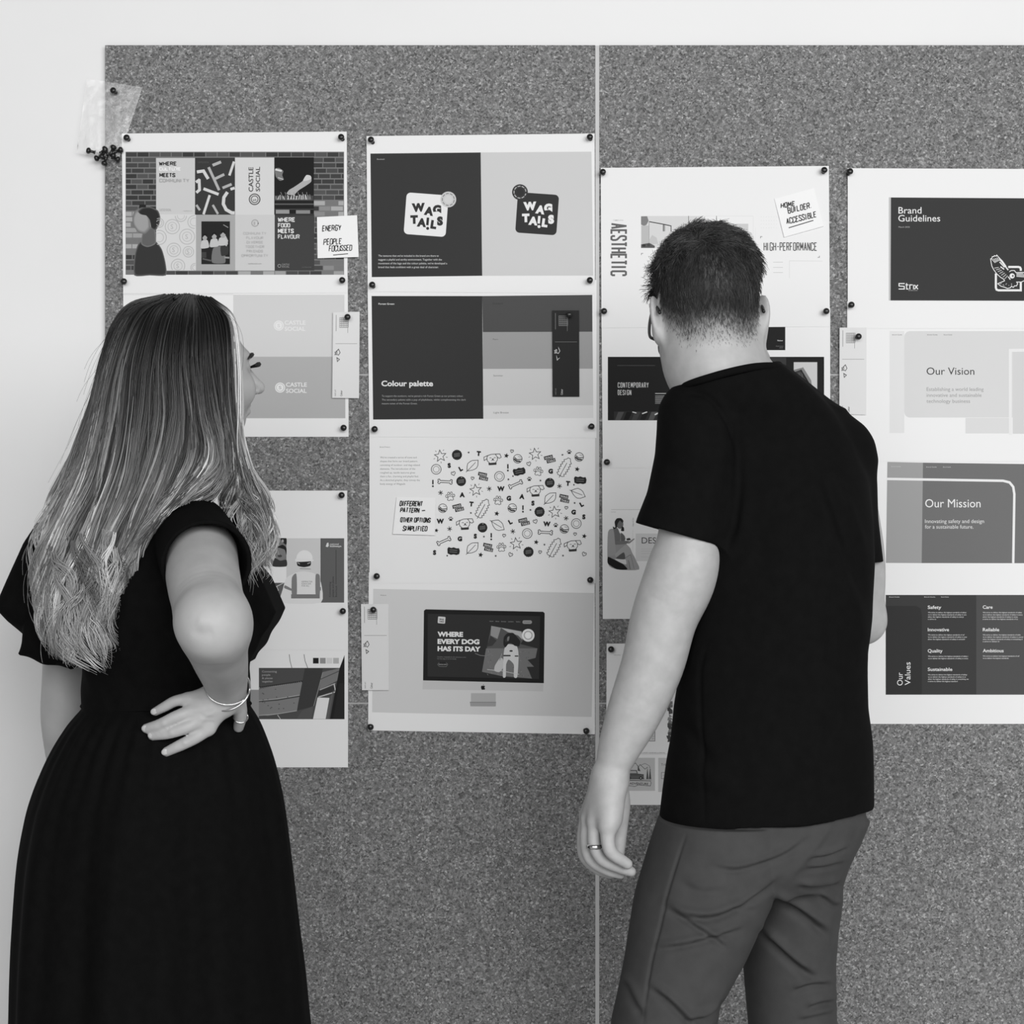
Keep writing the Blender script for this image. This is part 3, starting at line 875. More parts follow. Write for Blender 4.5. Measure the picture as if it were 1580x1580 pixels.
# B3: pattern of little drawings
C3b = (650, 680, 5.852)
def rot2(pts, x, y, a, s_=1.0):
    c, q = math.cos(a), math.sin(a)
    return [(x + (u * c - v * q) * s_, y + (u * q + v * c) * s_) for u, v in pts]
def star(p, x, y, r, a, v, w=5, fill=False, k=.45):
    pts = [((r if i % 2 == 0 else r * k) * math.sin(i * PI / 5), -(r if i % 2 == 0 else r * k) * math.cos(i * PI / 5)) for i in range(10)]
    pts = rot2(pts, x, y, a)
    p.poly(pts, v) if fill else p.line(pts, w, v, True)
def burst(p, x, y, v):
    star(p, x, y, 54, -.12, v, 5.5)
    for a in range(5):
        t = a * 2 * PI / 5 + .5; p.line([(x + 52 * math.sin(t), y - 52 * math.cos(t)), (x + 66 * math.sin(t), y - 66 * math.cos(t))], 4.5, v)
def badge(p, x, y, v, smooth=False):
    n = 32; p.poly([(x + (44 if (i % 2 or smooth) else 48) * math.cos(i * 2 * PI / n), y + (44 if (i % 2 or smooth) else 48) * math.sin(i * 2 * PI / n)) for i in range(n)], v)
    for k_ in (-12, 0, 12): p.line([(x - 26, y + k_ + 4), (x + 26, y + k_ - 4)], 4, 140)
    if smooth: p.disc(x + 4, y - 34, 4, 190)
def leaf(p, x, y, a, v, s_=1.0):
    out = [(-70, 0), (-40, -30), (-20, -44), (10, -42), (30, -36), (70, -2), (34, 32), (10, 40), (-10, 36), (-34, 26)]
    p.line(rot2(out, x, y, a, s_), 5, v, True); p.line(rot2([(-84, 2), (-20, 0), (40, -4)], x, y, a, s_), 4.5, v)
def oak(p, x, y, a, v):
    out = []
    for i in range(13): out.append((-80 + i * 13, -(26 + 10 * math.sin(i * .25)) - (10 if i % 2 else -4)))
    out += [(96, -14), (98, 6)]
    for i in range(12, -1, -1): out.append((-80 + i * 13, (24 + 10 * math.sin(i * .25)) + (10 if i % 2 else -4)))
    p.line(rot2(out, x, y, a), 5, v, True); p.line(rot2([(-98, 2), (-40, 0), (50, -2)], x, y, a), 5, v)
def bone(p, x, y, a, v):
    out = [(-44, -9), (-52, -22), (-64, -18), (-64, -4), (-58, 0), (-66, 8), (-60, 20), (-48, 20), (-42, 9), (42, 9), (48, 20), (60, 20), (66, 8), (58, 0), (64, -4), (64, -18), (52, -22), (44, -9)]
    p.line(rot2(out, x, y, a), 6, v, True)
def paw(p, x, y, a, v, s_=1.0, fill=False):
    pad = [(-28, 26), (-20, 2), (0, -8), (20, 2), (28, 26), (16, 34), (0, 28), (-16, 34)]
    if fill: p.poly(rot2(pad, x, y, a, s_), v)
    else: p.line(rot2(pad, x, y, a, s_), 4.5, v, True)
    for u, w_ in ((-32, -8), (-12, -30), (12, -30), (32, -8)):
        q = rot2([(u, w_)], x, y, a, s_)[0]
        if fill: p.disc(q[0], q[1], 10 * s_, v, 13 * s_, n=10)
        else: p.line([(q[0] + 9 * math.cos(t), q[1] + 13 * math.sin(t)) for t in [i * PI / 5 for i in range(10)]], 4.5, v, True)
def heart(p, x, y, a, v, s_=1.0):
    p.line(rot2([(0, 18), (-18, 0), (-18, -12), (-9, -18), (0, -9), (9, -18), (18, -12), (18, 0)], x, y, a, s_), 5, v, True)
def ball(p, x, y, v):
    p.ring(x, y, 39, 5, v); p.line([(x - 30, y - 14), (x - 6, y + 8), (x + 36, y + 4)], 7, v); p.line([(x - 34, y), (x - 10, y + 22), (x + 24, y + 24)], 14, 70); p.line([(x + 2, y - 20), (x + 28, y - 14)], 5, 150)
def dogf(p, x, y, a, v):
    f = 1 if a >= 0 else -1
    p.line(rot2([(-40, -30), (-10, -42), (28, -44), (46, -20), (48, 8), (30, 34), (-20, 38), (-44, 16), (-48, -10)], x, y, 0), 5, v, True)
    p.line([(x - 40, y - 32), (x - 74, y - 16), (x - 72, y + 14), (x - 48, y - 2)], 5, v); p.line([(x + 30, y - 44), (x + 70, y - 46), (x + 82, y - 16), (x + 66, y - 6), (x + 46, y - 16)], 5, v)
    p.line([(x - 24, y - 8), (x - 14, y - 12), (x - 6, y - 8)], 4, v); p.line([(x + 14, y - 10), (x + 24, y - 14), (x + 32, y - 10)], 4, v)
    p.disc(x + 6, y + 2, 8, v, 6, n=12); p.line([(x - 8, y + 14), (x + 6, y + 10), (x + 20, y + 14)], 4, v)
    p.poly([(x - 34, y + 36), (x + 40, y + 32), (x + 38, y + 52), (x - 30, y + 56)], 60)
def flag(p, x, y, a, v):
    for dx, dy, t in ((-8, -17, 'WAG'), (8, 18, 'TAILS')):
        q = rot2([(-40 + dx, -16 + dy), (40 + dx, -16 + dy), (40 + dx, 16 + dy), (-40 + dx, 16 + dy)], x, y, a); p.poly(q, v)
        b = rot2([(-34 + dx, 10 + dy)], x, y, a)[0]; p.text(t, b[0], b[1], 19, 200, 68, .04, a)
def ribbon(p, x, y, a, v):
    p.poly(rot2([(-56, -18), (-46, -34), (-20, -28), (0, -36), (26, -28), (48, -32), (58, -8), (54, 22), (30, 32), (4, 28), (-20, 34), (-50, 24)], x, y, a), v)
    for k_ in (-10, 8): p.line(rot2([(-34, k_), (34, k_)], x, y, a), 5, 128)
    p.disc(x - 56, y + 40, 7, v, n=8)
def aster(p, x, y, v):
    for t in range(3): p.line([(x - 22 * math.cos(t * PI / 3 + .3), y - 22 * math.sin(t * PI / 3 + .3)), (x + 22 * math.cos(t * PI / 3 + .3), y + 22 * math.sin(t * PI / 3 + .3))], 6, v)
p = Print('pattern', B3, C3b)
K = 46
for x, y in ((172, 138), (1028, 122), (492, 446), (1206, 645), (857, 930)): burst(p, x, y, K)
for x, y in ((322, 128), (1068, 642), (968, 1004)): badge(p, x, y, K)
for x, y in ((360, 366), (1160, 380), (553, 785)): badge(p, x, y, K, True)
for x, y, a in ((464, 225, -.75), (1166, 520, -.75), (464, 970, -.75), (690, 765, .6), (1416, 478, .42)): leaf(p, x, y, a, K)
for x, y, a in ((1292, 245, -1.05), (552, 618, -1.05), (1200, 970, -1.05)): oak(p, x, y, a, K)
for x, y, a in ((215, 370, .05), (852, 394, -.42), (1120, 828, .05), (204, 906, -.42)): bone(p, x, y, a, K)
for x, y, a in ((262, 506, -.1), (1056, 280, .15), (694, 543, .1), (724, 966, -.05)): paw(p, x, y, a, K)
for x, y in ((1336, 103), (976, 347), (266, 707), (1214, 764)): paw(p, x, y, 0, K, .5, True)
for x, y, a in ((290, 297, -.3), (972, 210, -.3), (1030, 730, -.3), (806, 1030, .4), (1470, 1025, .4)): heart(p, x, y, a, K)
for x, y in ((819, 95), (463, 340), (1310, 606), (748, 857), (1389, 844), (1073, 1006)): heart(p, x, y, .1, K, .75)
for x, y in ((871, 163), (1426, 147), (194, 610), (822, 608), (1292, 797)): ball(p, x, y, K)
for x, y in ((135, 258), (706, 322), (1400, 748), (957, 838)): p.ring(x, y, 44, 5, K); p.ring(x, y, 27, 3.4, 90)
for x, y in ((640, 165), (1028, 450), (390, 750), (1364, 946)): dogf(p, x, y, .1, K)
for x, y, a in ((558, 322, .2), (1160, 165, -.24), (333, 605, -.24), (1292, 522, .2), (928, 732, -.24), (604, 963, .2)): flag(p, x, y, a, K)
for x, y, a in ((884, 280, -.2), (1434, 358, .06), (290, 998, .08)): ribbon(p, x, y, a, K)
for x, y in ((614, 434), (175, 470), (1248, 410), (1308, 700), (256, 796), (827, 819)): aster(p, x, y, K)
for x, y, r in ((769, 135, 24), (1408, 257, 24), (682, 658, 24), (137, 810, 20), (536, 1031, 24), (1038, 916, 24), (1472, 862, 24), (428, 106, 11), (1275, 127, 11), (787, 349, 11), (1076, 359, 11), (448, 652, 11), (986, 625, 11), (1385, 562, 11), (566, 866, 11), (1112, 938, 11), (672, 1040, 11), (1280, 1038, 11)): star(p, x, y, r, .2, K, fill=True)
for t, x, y, a in (('T', 498, 132, .1), ('S', 240, 243, -.1), ('L', 352, 276, -.5), ('G', 1148, 294, 0), ('A', 346, 507, 0), ('W', 686, 452, 0), ('G', 770, 538, 0), ('A', 884, 520, .1), ('T', 1304, 402, .1), ('T', 432, 588, .1), ('S', 994, 582, 0), ('L', 1444, 598, -.5), ('G', 1354, 662, .05), ('S', 1454, 706, 0), ('W', 138, 745, 0), ('L', 800, 756, -.5), ('W', 1100, 768, .05), ('G', 328, 904, 0), ('S', 474, 880, 0), ('S', 106, 1028, 0)):
    p.text(t, x, y, 44, K - 8, None, .07, a)
for x, y in ((105, 384), (782, 242), (918, 614), (632, 864)): p.line([(x, y - 30), (x, y + 10)], 12, K - 8); p.disc(x, y + 27, 8, K - 8, n=12)
p.done()
p = Print('body_text', B3, C3)
p.text('Brand Pattern', 112, 157, 6, 120, 48).cut()
p.lines(["We've created a series of icons and", 'shapes that form our brand pattern', 'consisting of outdoor- and dog-related', 'elements. The introduction of the', 'roughed up, tactile textures gives', 'them a fun, charming and playful feel.', 'As a sketched graphic, they convey the', 'lively energy of Wagtails'], 113, 208, 8.5, 18.1, 128, [175, 178, 190, 168, 167, 184, 190, 120])
p.done()

# B4: computer mock-up
C3d = (640, 930, 7.5238)
p = Print('printed_panel', B4, C3); p.poly([(80, 832), (1136, 852), (1124, 1444), (75, 1422)], 209)
p.poly([(318, 1270), (894, 1284), (892, 1322), (316, 1312)], 196); p.text('Website', 114, 865, 5, 100, 28); p.done()
p = Print('computer_picture', B4, C3d).layer(2)
p.poly([(128, 76), (1490, 105), (1508, 122), (1498, 934), (96, 902), (106, 92)], 34)
p.layer(3); p.poly([(150, 128), (1455, 156), (1442, 886), (148, 856)], 52)
p.layer(4)
p.poly([(888, 268), (1240, 330), (1260, 430), (1225, 480), (1424, 530), (1400, 640), (1310, 660), (1380, 740), (1300, 745), (1330, 800), (1355, 880), (1010, 850), (782, 800)], 92)
p.poly([(828, 530), (1424, 530), (1402, 640), (1306, 665), (1384, 742), (1300, 745), (1360, 880), (1010, 852), (780, 802)], 116)
p.poly([(888, 268), (1000, 290), (960, 420), (880, 380)], 148); p.poly([(1000, 290), (1240, 335), (1250, 430), (1200, 380), (1080, 340)], 176); p.poly([(880, 380), (950, 440), (900, 500), (835, 510)], 66)
for i in range(60): x = rnd.uniform(830, 1330); y = rnd.uniform(560, 860); p.line([(x, y), (x + rnd.uniform(-14, 14), y - rnd.uniform(10, 26))], 5, rnd.choice((96, 132, 142, 104)))
p.layer(12)
p.blob([(1030, 620), (1045, 520), (1090, 480), (1180, 500), (1200, 560), (1205, 640), (1190, 860), (1150, 860), (1150, 720), (1090, 660), (1060, 720), (1056, 858), (1022, 856)], 206)
p.blob([(1025, 660), (990, 640), (930, 730), (925, 790), (980, 806), (1022, 760)], 192); p.line([(1010, 590), (985, 670)], 10, 150)
p.blob([(1035, 400), (1075, 355), (1140, 350), (1185, 395), (1225, 450), (1210, 505), (1160, 500), (1120, 470), (1085, 480), (1050, 520), (1028, 480)], 44)
p.blob([(1075, 400), (1100, 390), (1090, 440), (1070, 445)], 120); p.disc(1060, 440, 14, 60, 18)
p.rect(1028, 606, 1112, 622, 50); p.rect(1160, 612, 1202, 626, 50); p.disc(1118, 560, 20, 50, 10)
p.line([(700, 588), (760, 612), (830, 618), (890, 590)], 7, 128); p.line([(840, 775), (930, 785), (1010, 790), (1100, 810), (1210, 830)], 7, 196)
p.disc(1316, 378, 74, 226, n=36); p.ring(1316, 378, 46, 7, 120); p.disc(1316, 378, 32, 236)
p.rrect(268, 162, 354, 240, 10, 206, .08); p.text('WAG', 284, 200, 20, 70, 52, .05, .08); p.text('TAILS', 282, 224, 18, 70, 56, .05, .08)
for i, (x, w) in enumerate(((870, 42), (936, 44), (1004, 56), (1084, 62), (1174, 50))): p.text(('Home', 'About', 'Services', 'Locations', 'Gallery')[i], x, 220 + i * 1.5, 11, 168, w)
p.rrect(1250, 204, 1360, 246, 20, 150); p.text('Contact', 1268, 231, 14, 70, 74)
for i, t in enumerate(('WHERE', 'EVERY DOG', 'HAS ITS DAY')): p.text(t, 264, 390 + i * 82 + (0, 2, 4)[i], 58, 232, (296, 486, 500)[i], .05, .012)
p.text('Sociable, enjoyable & safe adventure care', 262, 634, 12, 140, 330, 0, .012); p.text('for the dog of all the family', 262, 656, 12, 140, 220, 0, .012)
p.line([(285, 692), (365, 694), (383, 716), (365, 742), (285, 740), (265, 716)], 3, 140, True); p.text('Find out more', 280, 721, 12, 190, 90, .01)
p.done()
p = Print('computer_stand', B4, C3d).layer(2)
p.rect(652, 1050, 940, 1150, 178); p.poly([(640, 1150), (944, 1152), (940, 1204), (646, 1202)], 158); p.rect(640, 1150, 944, 1160, 138)
# little fruit emblem under the screen
p.poly([(768, 980), (772, 966), (784, 962), (792, 966), (802, 962), (812, 966), (816, 972), (809, 980), (810, 992), (818, 998), (808, 1010), (794, 1008), (782, 1012), (772, 1000)], 30); p.poly([(792, 960), (794, 950), (802, 946), (800, 956)], 30)
p.done()

# ------------------------------------------------------------------ sheets, column behind the man
Cc3 = (920, 690, 5.643); Cc4 = (920, 980, 5.852); Cc2 = (1150, 480, 8.778); Cc1 = (920, 320, 13.1667)
Q4 = sheet('Q4', [(936, 993), (1283, 993), (1283, 1242), (935, 1242)], 1, 'white sheet with a small van drawing, by the left hand of the man')
Q3 = sheet('Q3', [(929, 708), (1281, 708), (1281, 955), (930, 955)], 2, 'white sheet with a seated woman picture, beside the sleeve of the man')
Q2 = sheet('Q2', [(928, 475), (1281, 475), (1281, 722), (930, 722)], 3, 'white sheet with dark panels and a house picture, behind the neck of the man')
Q1 = sheet('Q1', [(927, 259), (1279, 256), (1280.5, 504), (928, 506)], 4, 'white sheet with the upright word AESTHETIC, above the hair of the man')

p = Print('heading', Q1, Cc1)
# the upright word runs down: draw it turned a quarter to the right
p.strokes('AESTHETIC', 288, 318, 335, 1080, 106, 40, PI / 2, gap=.34)
p.text('TIMELESS', 338, 274, 26, 190, 212, .01)
p.done()
p = Print('heading', Q1, C4)
p.strokes('HIGH-PERFORMANCE', 963, 528, 47, 296, 78, 4.8, gap=.34)
p.done()
p = Print('photograph', Q1, C4)
p.rect(284, 335, 623, 512, 214); p.poly([(284, 337), (318, 336), (326, 362), (314, 384), (300, 390), (284, 382)], 130)
p.rect(286, 388, 326, 490, 188); p.line([(328, 366), (405, 380), (452, 390)], 5, 52); p.line([(408, 380), (408, 420)], 5, 70); p.line([(415, 380), (415, 420)], 3, 70); p.line([(450, 388), (450, 420)], 4, 60); p.line([(328, 366), (328, 490)], 3, 150)
p.poly([(328, 470), (345, 440), (370, 455), (380, 490), (330, 492)], 196); p.poly([(284, 492), (330, 484), (360, 500), (360, 512), (284, 512)], 96); p.disc(300, 498, 10, 60, 7); p.disc(326, 496, 9, 76, 7)
p.cut(); p.line([(547, 334), (547, 380)], 2.6, 80); p.cut().line([(702, 334), (702, 360)], 2.4, 60); p.cut().rect(805, 378, 878, 450, 204)
p.done()
p = Print('diagram', Q1, C4)
p.line([(623, 335), (905, 335), (905, 560)], 1.6, 218).cut(); p.line([(918, 400), (918, 540)], 1.4, 222).cut()
for i in range(7):
    for j in range(4): p.disc(950 + i * 14, 340 + j * 20, 1.4, 200, n=6)
p.cut()
for a in ([(946, 458), (946, 449), (956, 449)], [(1272, 555), (1272, 564), (1262, 564)], [(286, 551), (286, 542), (296, 542)]): p.cut().line(a, 3, 120)
p.cut()
for y in (591, 620, 648): p.cut().line([(1016, y), (1070, y)], 1.5, 170)
p.cut()
p.line([(1106, 680), (1106, 583), (1290, 585)], 1.6, 205)
p.done()

p = Print('printed_panel', Q2, C4)
p.rect(940, 930, 1083, 1078, 38); p.rect(100, 1115, 690, 1467, 36); p.rect(690, 1115, 1298, 1324, 36)
p.layer(1); p.rect(940, 1118, 1088, 1320, 62); p.rect(134, 1418, 690, 1466, 52)
for i in range(7): p.poly([(140 + i * 46, 1466), (158 + i * 46, 1420), (190 + i * 46, 1420), (168 + i * 46, 1466)], (84, 30, 70, 36, 92, 34, 60)[i])
p.line([(236, 1420), (258, 1426)], 5, 210); p.line([(290, 1430), (318, 1420)], 6, 220); p.line([(360, 1436), (380, 1426)], 7, 226)
p.line([(152, 1163), (362, 1163)], 2, 96); p.line([(362, 1318), (430, 1318)], 4, 190)
for i in range(9): p.line([(362, 1330 + i * 5.4), (420, 1330 + i * 5.4)], 2.4, 150)
p.text('Partner', 1040, 1028, 7, 214, 30, .02); p.text('Build Update', 1032, 1058, 5, 130, 40); p.text('2023', 1050, 1067, 5, 130, 20)
p.done()
p = Print('heading', Q2, C4).layer(2)
p.strokes('CONTEMPORARY', 155, 1286, 29, 171, 206, 3.0, gap=.5); p.strokes('DESIGN', 155, 1327, 29, 75, 206, 3.0, gap=.5)
p.done()
p = Print('photograph', Q2, Cc2).layer(2)
p.rect(656, 692, 974, 1118, 204)
p.poly([(656, 790), (780, 756), (892, 938), (916, 1118), (656, 1118)], 132)
p.poly([(656, 830), (760, 790), (860, 960), (870, 1118), (656, 1118)], 62)
for i in range(6): p.rect(664 + i * 20, 850 - i * 6, 678 + i * 20, 1110, (76, 92, 84, 98, 80, 90)[i])
p.poly([(780, 900), (850, 990), (852, 1060), (790, 1000)], 150); p.line([(750, 800), (855, 970), (860, 1110)], 12, 30); p.line([(656, 792), (778, 760)], 7, 210)
p.done()
p = Print('diagram', Q2, Cc2); p.poly([(960, 1135), (1030, 1135), (1030, 1230), (985, 1180)], 196); p.line([(1040, 1168), (1062, 1168)], 3, 170); p.done()

p = Print('photograph', Q3, Cc3)
p.blob([(102, 742), (150, 712), (245, 780), (252, 830), (296, 880), (320, 940), (374, 1064), (182, 1064), (102, 1014)], 150)
p.blob([(102, 1014), (102, 955), (150, 975), (230, 1015), (272, 1064), (182, 1064)], 34); p.blob([(160, 975), (252, 975), (262, 1020), (225, 1012)], 214)
p.blob([(150, 720), (185, 705), (210, 770), (205, 830), (170, 850), (150, 800)], 112); p.blob([(215, 745), (245, 770), (254, 800), (240, 820), (216, 815)], 108)
p.blob([(170, 820), (262, 815), (290, 820), (262, 842), (180, 848)], 116); p.blob([(262, 798), (290, 790), (300, 808), (270, 812)], 70); p.blob([(270, 835), (326, 795), (332, 802), (290, 838)], 140)
p.blob([(102, 745), (150, 720), (165, 850), (170, 930), (102, 940)], 158); p.blob([(165, 930), (255, 850), (296, 890), (305, 935), (255, 960), (180, 960)], 166); p.blob([(255, 960), (318, 930), (372, 1060), (300, 1062), (272, 1010)], 160)
p.blob([(176, 960), (240, 915), (250, 975), (180, 972)], 92); p.line([(280, 985), (296, 1062)], 5, 96); p.line([(300, 940), (330, 1060)], 4, 120); p.line([(256, 962), (300, 935)], 4, 110)
p.disc(206, 672, 30, 112, 38); p.blob([(165, 700), (160, 650), (180, 620), (215, 618), (236, 640), (230, 660), (205, 640), (185, 670), (180, 700), (150, 715), (145, 690)], 46); p.blob([(225, 690), (240, 700), (242, 730), (215, 728)], 44)
p.done()
p = Print('body_text', Q3, Cc3)
p.line([(130, 543), (560, 543)], 2, 130); p.text('Concept', 128, 567, 8, 150, 42); p.text('Clean & Chic', 326, 690, 12, 132, 76, .005, -PI / 2); p.line([(318, 720), (318, 1020)], 1.5, 186)
p.text('DE', 396, 838, 52, 84, 90, .0); p.rect(344, 752, 1900, 992, 214)
p.layer(2)
p.text('DESIGN', 396, 838, 52, 70, 260, .0)
for y in (886, 905, 925, 955): p.line([(392, y), (560, y)], 2.4, 186)
p.done()

p = Print('printed_panel', Q4, Cc4)
p.rect(330, 800, 530, 956, 200); p.line([(300, 956), (530, 956), (530, 700)], 5, 110); p.rect(450, 915, 528, 952, 210); p.line([(300, 915), (528, 915)], 3, 130); p.text('21', 500, 942, 16, 110, 22).cut()
for i in range(13):
    y = 600 + i * 28; p.poly([(632 + rnd.uniform(0, 30), y), (662 + rnd.uniform(0, 30), y + rnd.uniform(-8, 8)), (690, y + 24), (650 + rnd.uniform(-10, 10), y + 30)], rnd.choice((90, 120, 80, 140)))
p.cut().text('LOGO CONCEPTS: ADVENTURE ILLUSTRATION', 380, 1066, 8, 120, 240, .01); p.line([(376, 1072), (700, 1072)], 2, 140)
p.cut().rect(270, 1108, 530, 1406, 196).cut(); p.rect(560, 1108, 760, 1416, 200); p.line([(588, 1240), (588, 1296), (700, 1296)], 4, 110); p.line([(588, 1240), (700, 1240)], 4, 110); p.line([(600, 1265), (700, 1265)], 3, 120)
p.text('Trk', 585, 1180, 22, 110, 50); p.cut().text('studio', 160, 183, 9, 150, 60); p.text('Logo', 234, 183, 9, 150, 28)
p.done()
p = Print('van_drawing', Q4, Cc4).layer(2)
Z = 62
p.line([(250, 1215), (320, 1180), (355, 1155), (380, 1190)], 4, Z); p.line([(318, 1200), (336, 1172)], 6, Z); p.line([(380, 1195), (395, 1168), (440, 1210), (465, 1190)], 4, Z); p.poly([(374, 1170), (400, 1230), (374, 1224)], 90); p.line([(400, 1175), (440, 1158), (480, 1180), (490, 1220)], 3, Z)
p.poly([(250, 1218), (366, 1218), (376, 1250), (428, 1256), (432, 1296), (250, 1296)], 104); p.poly([(270, 1226), (358, 1226), (366, 1246), (270, 1246)], 176); p.line([(250, 1262), (430, 1262)], 4, Z); p.line([(250, 1298), (434, 1298)], 5, Z)
for x in (298, 402): p.disc(x, 1290, 15, 50); p.disc(x, 1290, 6, 190)
for x in (462, 486): p.poly([(x, 1190), (x + 11, 1300), (x - 11, 1300)], 84)
p.line([(250, 1308), (500, 1308)], 3, Z)
p.line([(270, 1312), (490, 1318), (496, 1335), (488, 1362), (380, 1352), (350, 1366), (285, 1358), (270, 1330)], 4, Z, True)
p.text('ADVENTURE', 300, 1348, 20, Z, 170, .02, .03)
p.done()

# ------------------------------------------------------------------ sheets, right column
D4 = sheet('D4', [(1308, 872), (1656, 874), (1656, 1117), (1308, 1117)], 1, 'white sheet with a dark grid headed Our Values, lowest in the right column')
D3 = sheet('D3', [(1309, 668), (1656, 668), (1656, 918), (1309, 918)], 2, 'white sheet with a grey panel headed Our Mission')
D2 = sheet('D2', [(1307, 465), (1656, 465), (1656, 712), (1307, 712)], 3, 'white sheet with a very pale panel headed Our Vision')
D1 = sheet('D1', [(1308, 259.5), (1656, 261), (1656, 507), (1308, 507)], 4, 'white sheet with a dark cover headed Brand Guidelines and an owl emblem')

p = Print('printed_panel', D1, C5); p.poly([(325, 222), (1290, 228), (1290, 770), (323, 768)], 62); p.poly([(314, 221), (325, 222), (323, 768), (314, 768)], 190); p.done()
p = Print('heading', D1, C5).layer(2)
p.text('Brand', 365, 307, 34, 234, 122, .002); p.text('Guidelines', 364, 349, 34, 234, 222, .002); p.text('March 2023', 366, 382, 7, 180, 58)
p.done()
p = Print('logo', D1, C5).layer(2)
p.line([(398, 678), (368, 678), (368, 691), (396, 693), (396, 707), (366, 707)], 5, 232); p.line([(408, 676), (408, 707), (418, 707)], 5, 232); p.line([(402, 685), (418, 685)], 4.5, 232)
p.line([(425, 709), (425, 685), (440, 685)], 5, 232); p.line([(445, 685), (445, 709)], 5, 232); p.line([(450, 685), (468, 708)], 5, 232); p.line([(468, 685), (450, 708)], 5, 232); p.text('TECHNOLOGIES', 416, 717, 4.5, 190, 50)
p.done()
Co = (1500, 370, 15.8)
p = Print('owl_emblem', D1, Co).layer(2)
W_ = 232
p.line([(880, 662), (1130, 662), (1168, 675), (1186, 710), (1186, 756)], 50, W_); p.line([(1186, 1040), (1186, 1232), (640, 1232), (595, 1215), (578, 1170), (578, 820)], 50, W_)
p.layer(4)
wing = [(905, 775), (830, 650), (740, 520), (660, 440), (600, 372), (590, 400), (540, 385), (530, 410), (490, 410), (480, 455), (450, 465), (460, 540), (480, 640), (520, 720), (600, 830), (700, 920), (770, 960), (790, 1000), (625, 1070), (700, 1130), (800, 1160), (860, 1185), (930, 1170), (960, 1130), (1000, 1160), (1040, 1120), (1080, 1125), (1110, 1070), (1085, 1030), (1200, 1030), (1264, 1000), (1420, 960), (1500, 900), (1520, 820), (1264, 796), (1070, 800), (1030, 750), (960, 748)]
p.poly(wing, 56); p.line(wing, 18, W_, True)
for i in range(5): p.line([(480 + i * 42, 470 - i * 12), (560 + i * 26, 560 - i * 12)], 16, W_)
for i in range(7): p.line([(540 + i * 42, 690 + i * 44), (650 + i * 36, 672 + i * 34)], 18, 190)
p.line([(680, 480), (880, 740)], 30, W_); p.line([(670, 540), (790, 670)], 26, W_); p.line([(690, 655), (780, 720)], 26, W_); p.line([(880, 900), (930, 970)], 24, W_)
p.disc(975, 880, 62, W_); p.disc(992, 880, 20, 90, 26)
for i in range(6): p.line([(680 + i * 70, 1080 + i * 8), (720 + i * 60, 1060 + (i % 2) * 60)], 20, 160)
for i in range(4): p.line([(1080, 820 + i * 24), (1250 + i * 30, 822 + i * 30)], 13, W_)
p.done()

p = Print('printed_panel', D2, C5)
p.rect(318, 930, 396, 1470, 223); p.rrect(396, 930, 1290, 1388, 30, 213); p.rect(720, 1390, 950, 1472, 216); p.line([(958, 1480), (958, 1032), (1290, 1028)], 16, 229); p.rect(970, 1040, 1290, 1474, 209)
p.done()
p = Print('heading', D2, C5).layer(2); p.text('Our Vision', 514, 1161, 38, 66, 253, .0); p.done()
p = Print('body_text', D2, C5).layer(2)
p.lines(['Establishing a world leading', 'innovative and sustainable', 'technology business'], 514, 1247, 19, 31.5, 156, [302, 291, 230])
for x, w in ((332, 52), (518, 54), (605, 44)): p.cut(); p.text('Brand Guide', x, 952, 5, 120, w, .01)
p.done()

p = Print('printed_panel', D3, C6)
p.poly([(313, 115), (506, 119), (499, 663), (305, 662)], 158); p.poly([(506, 119), (1320, 130), (1320, 664), (499, 663)], 112)
p.layer(1); p.line([(312, 207), (500, 210), (940, 217), (975, 226), (995, 250), (1001, 290), (995, 663)], 13, 232)
p.done()
p = Print('heading', D3, C6).layer(3); p.text('Our Mission', 518, 361, 44, 236, 300, .0); p.done()
p = Print('body_text', D3, C6).layer(3)
p.lines(['Innovating safety and design', 'for a sustainable future.'], 517, 446, 20, 30, 226, [320, 262])
for x, w in ((334, 52), (524, 56), (615, 42)): p.cut(); p.text('Brand Guide', x, 142 + (x > 400) * 3, 5, 205, w, .01)
p.done()

p = Print('printed_panel', D4, C6)
p.rect(304, 826, 1320, 1376, 66); p.rect(795, 824, 1320, 1376, 84); p.layer(1); p.poly([(304, 895), (470, 895), (494, 910), (500, 945), (500, 1376), (304, 1376)], 56)
p.done()
p = Print('heading', D4, C6).layer(2)
p.text('Our', 396, 1326, 30, 232, 70, .0, -PI / 2); p.text('Values', 438, 1324, 30, 232, 124, .0, -PI / 2)
for t, x, y, w in (('Safety', 532, 911, 73), ('Innovative', 532, 1032, 115), ('Quality', 532, 1147, 80), ('Sustainable', 532, 1247, 133), ('Care', 830, 910, 53), ('Reliable', 830, 1032, 89), ('Ambitious', 830, 1146, 113)): p.cut().text(t, x, y, 18, 230, w, .014)
p.done()
p = Print('body_text', D4, C6).layer(2)
tt = 'We strive to deliver the highest standards of safety in everything we do each day'
for x, y, ws in ((533, 934, (208, 208, 194, 44)), (533, 1055, (198, 212, 200)), (533, 1171, (218, 218)), (533, 1271, (212, 206, 220, 160)), (830, 934, (212, 216, 190, 190)), (830, 1055, (205, 220, 216, 90)), (830, 1170, (198, 140))):
    if y > 934 or x > 600: p.cut()
    for i, w in enumerate(ws): p.text(tt[(i * 7) % 20:(i * 7) % 20 + int(w / 4)].strip(), x, y + i * 12, 7, 206, w, .012)
for x, w in ((323, 56), (513, 60), (604, 42)): p.cut().text('Brand Guide', x, 849, 5, 205, w, .01)
p.done()

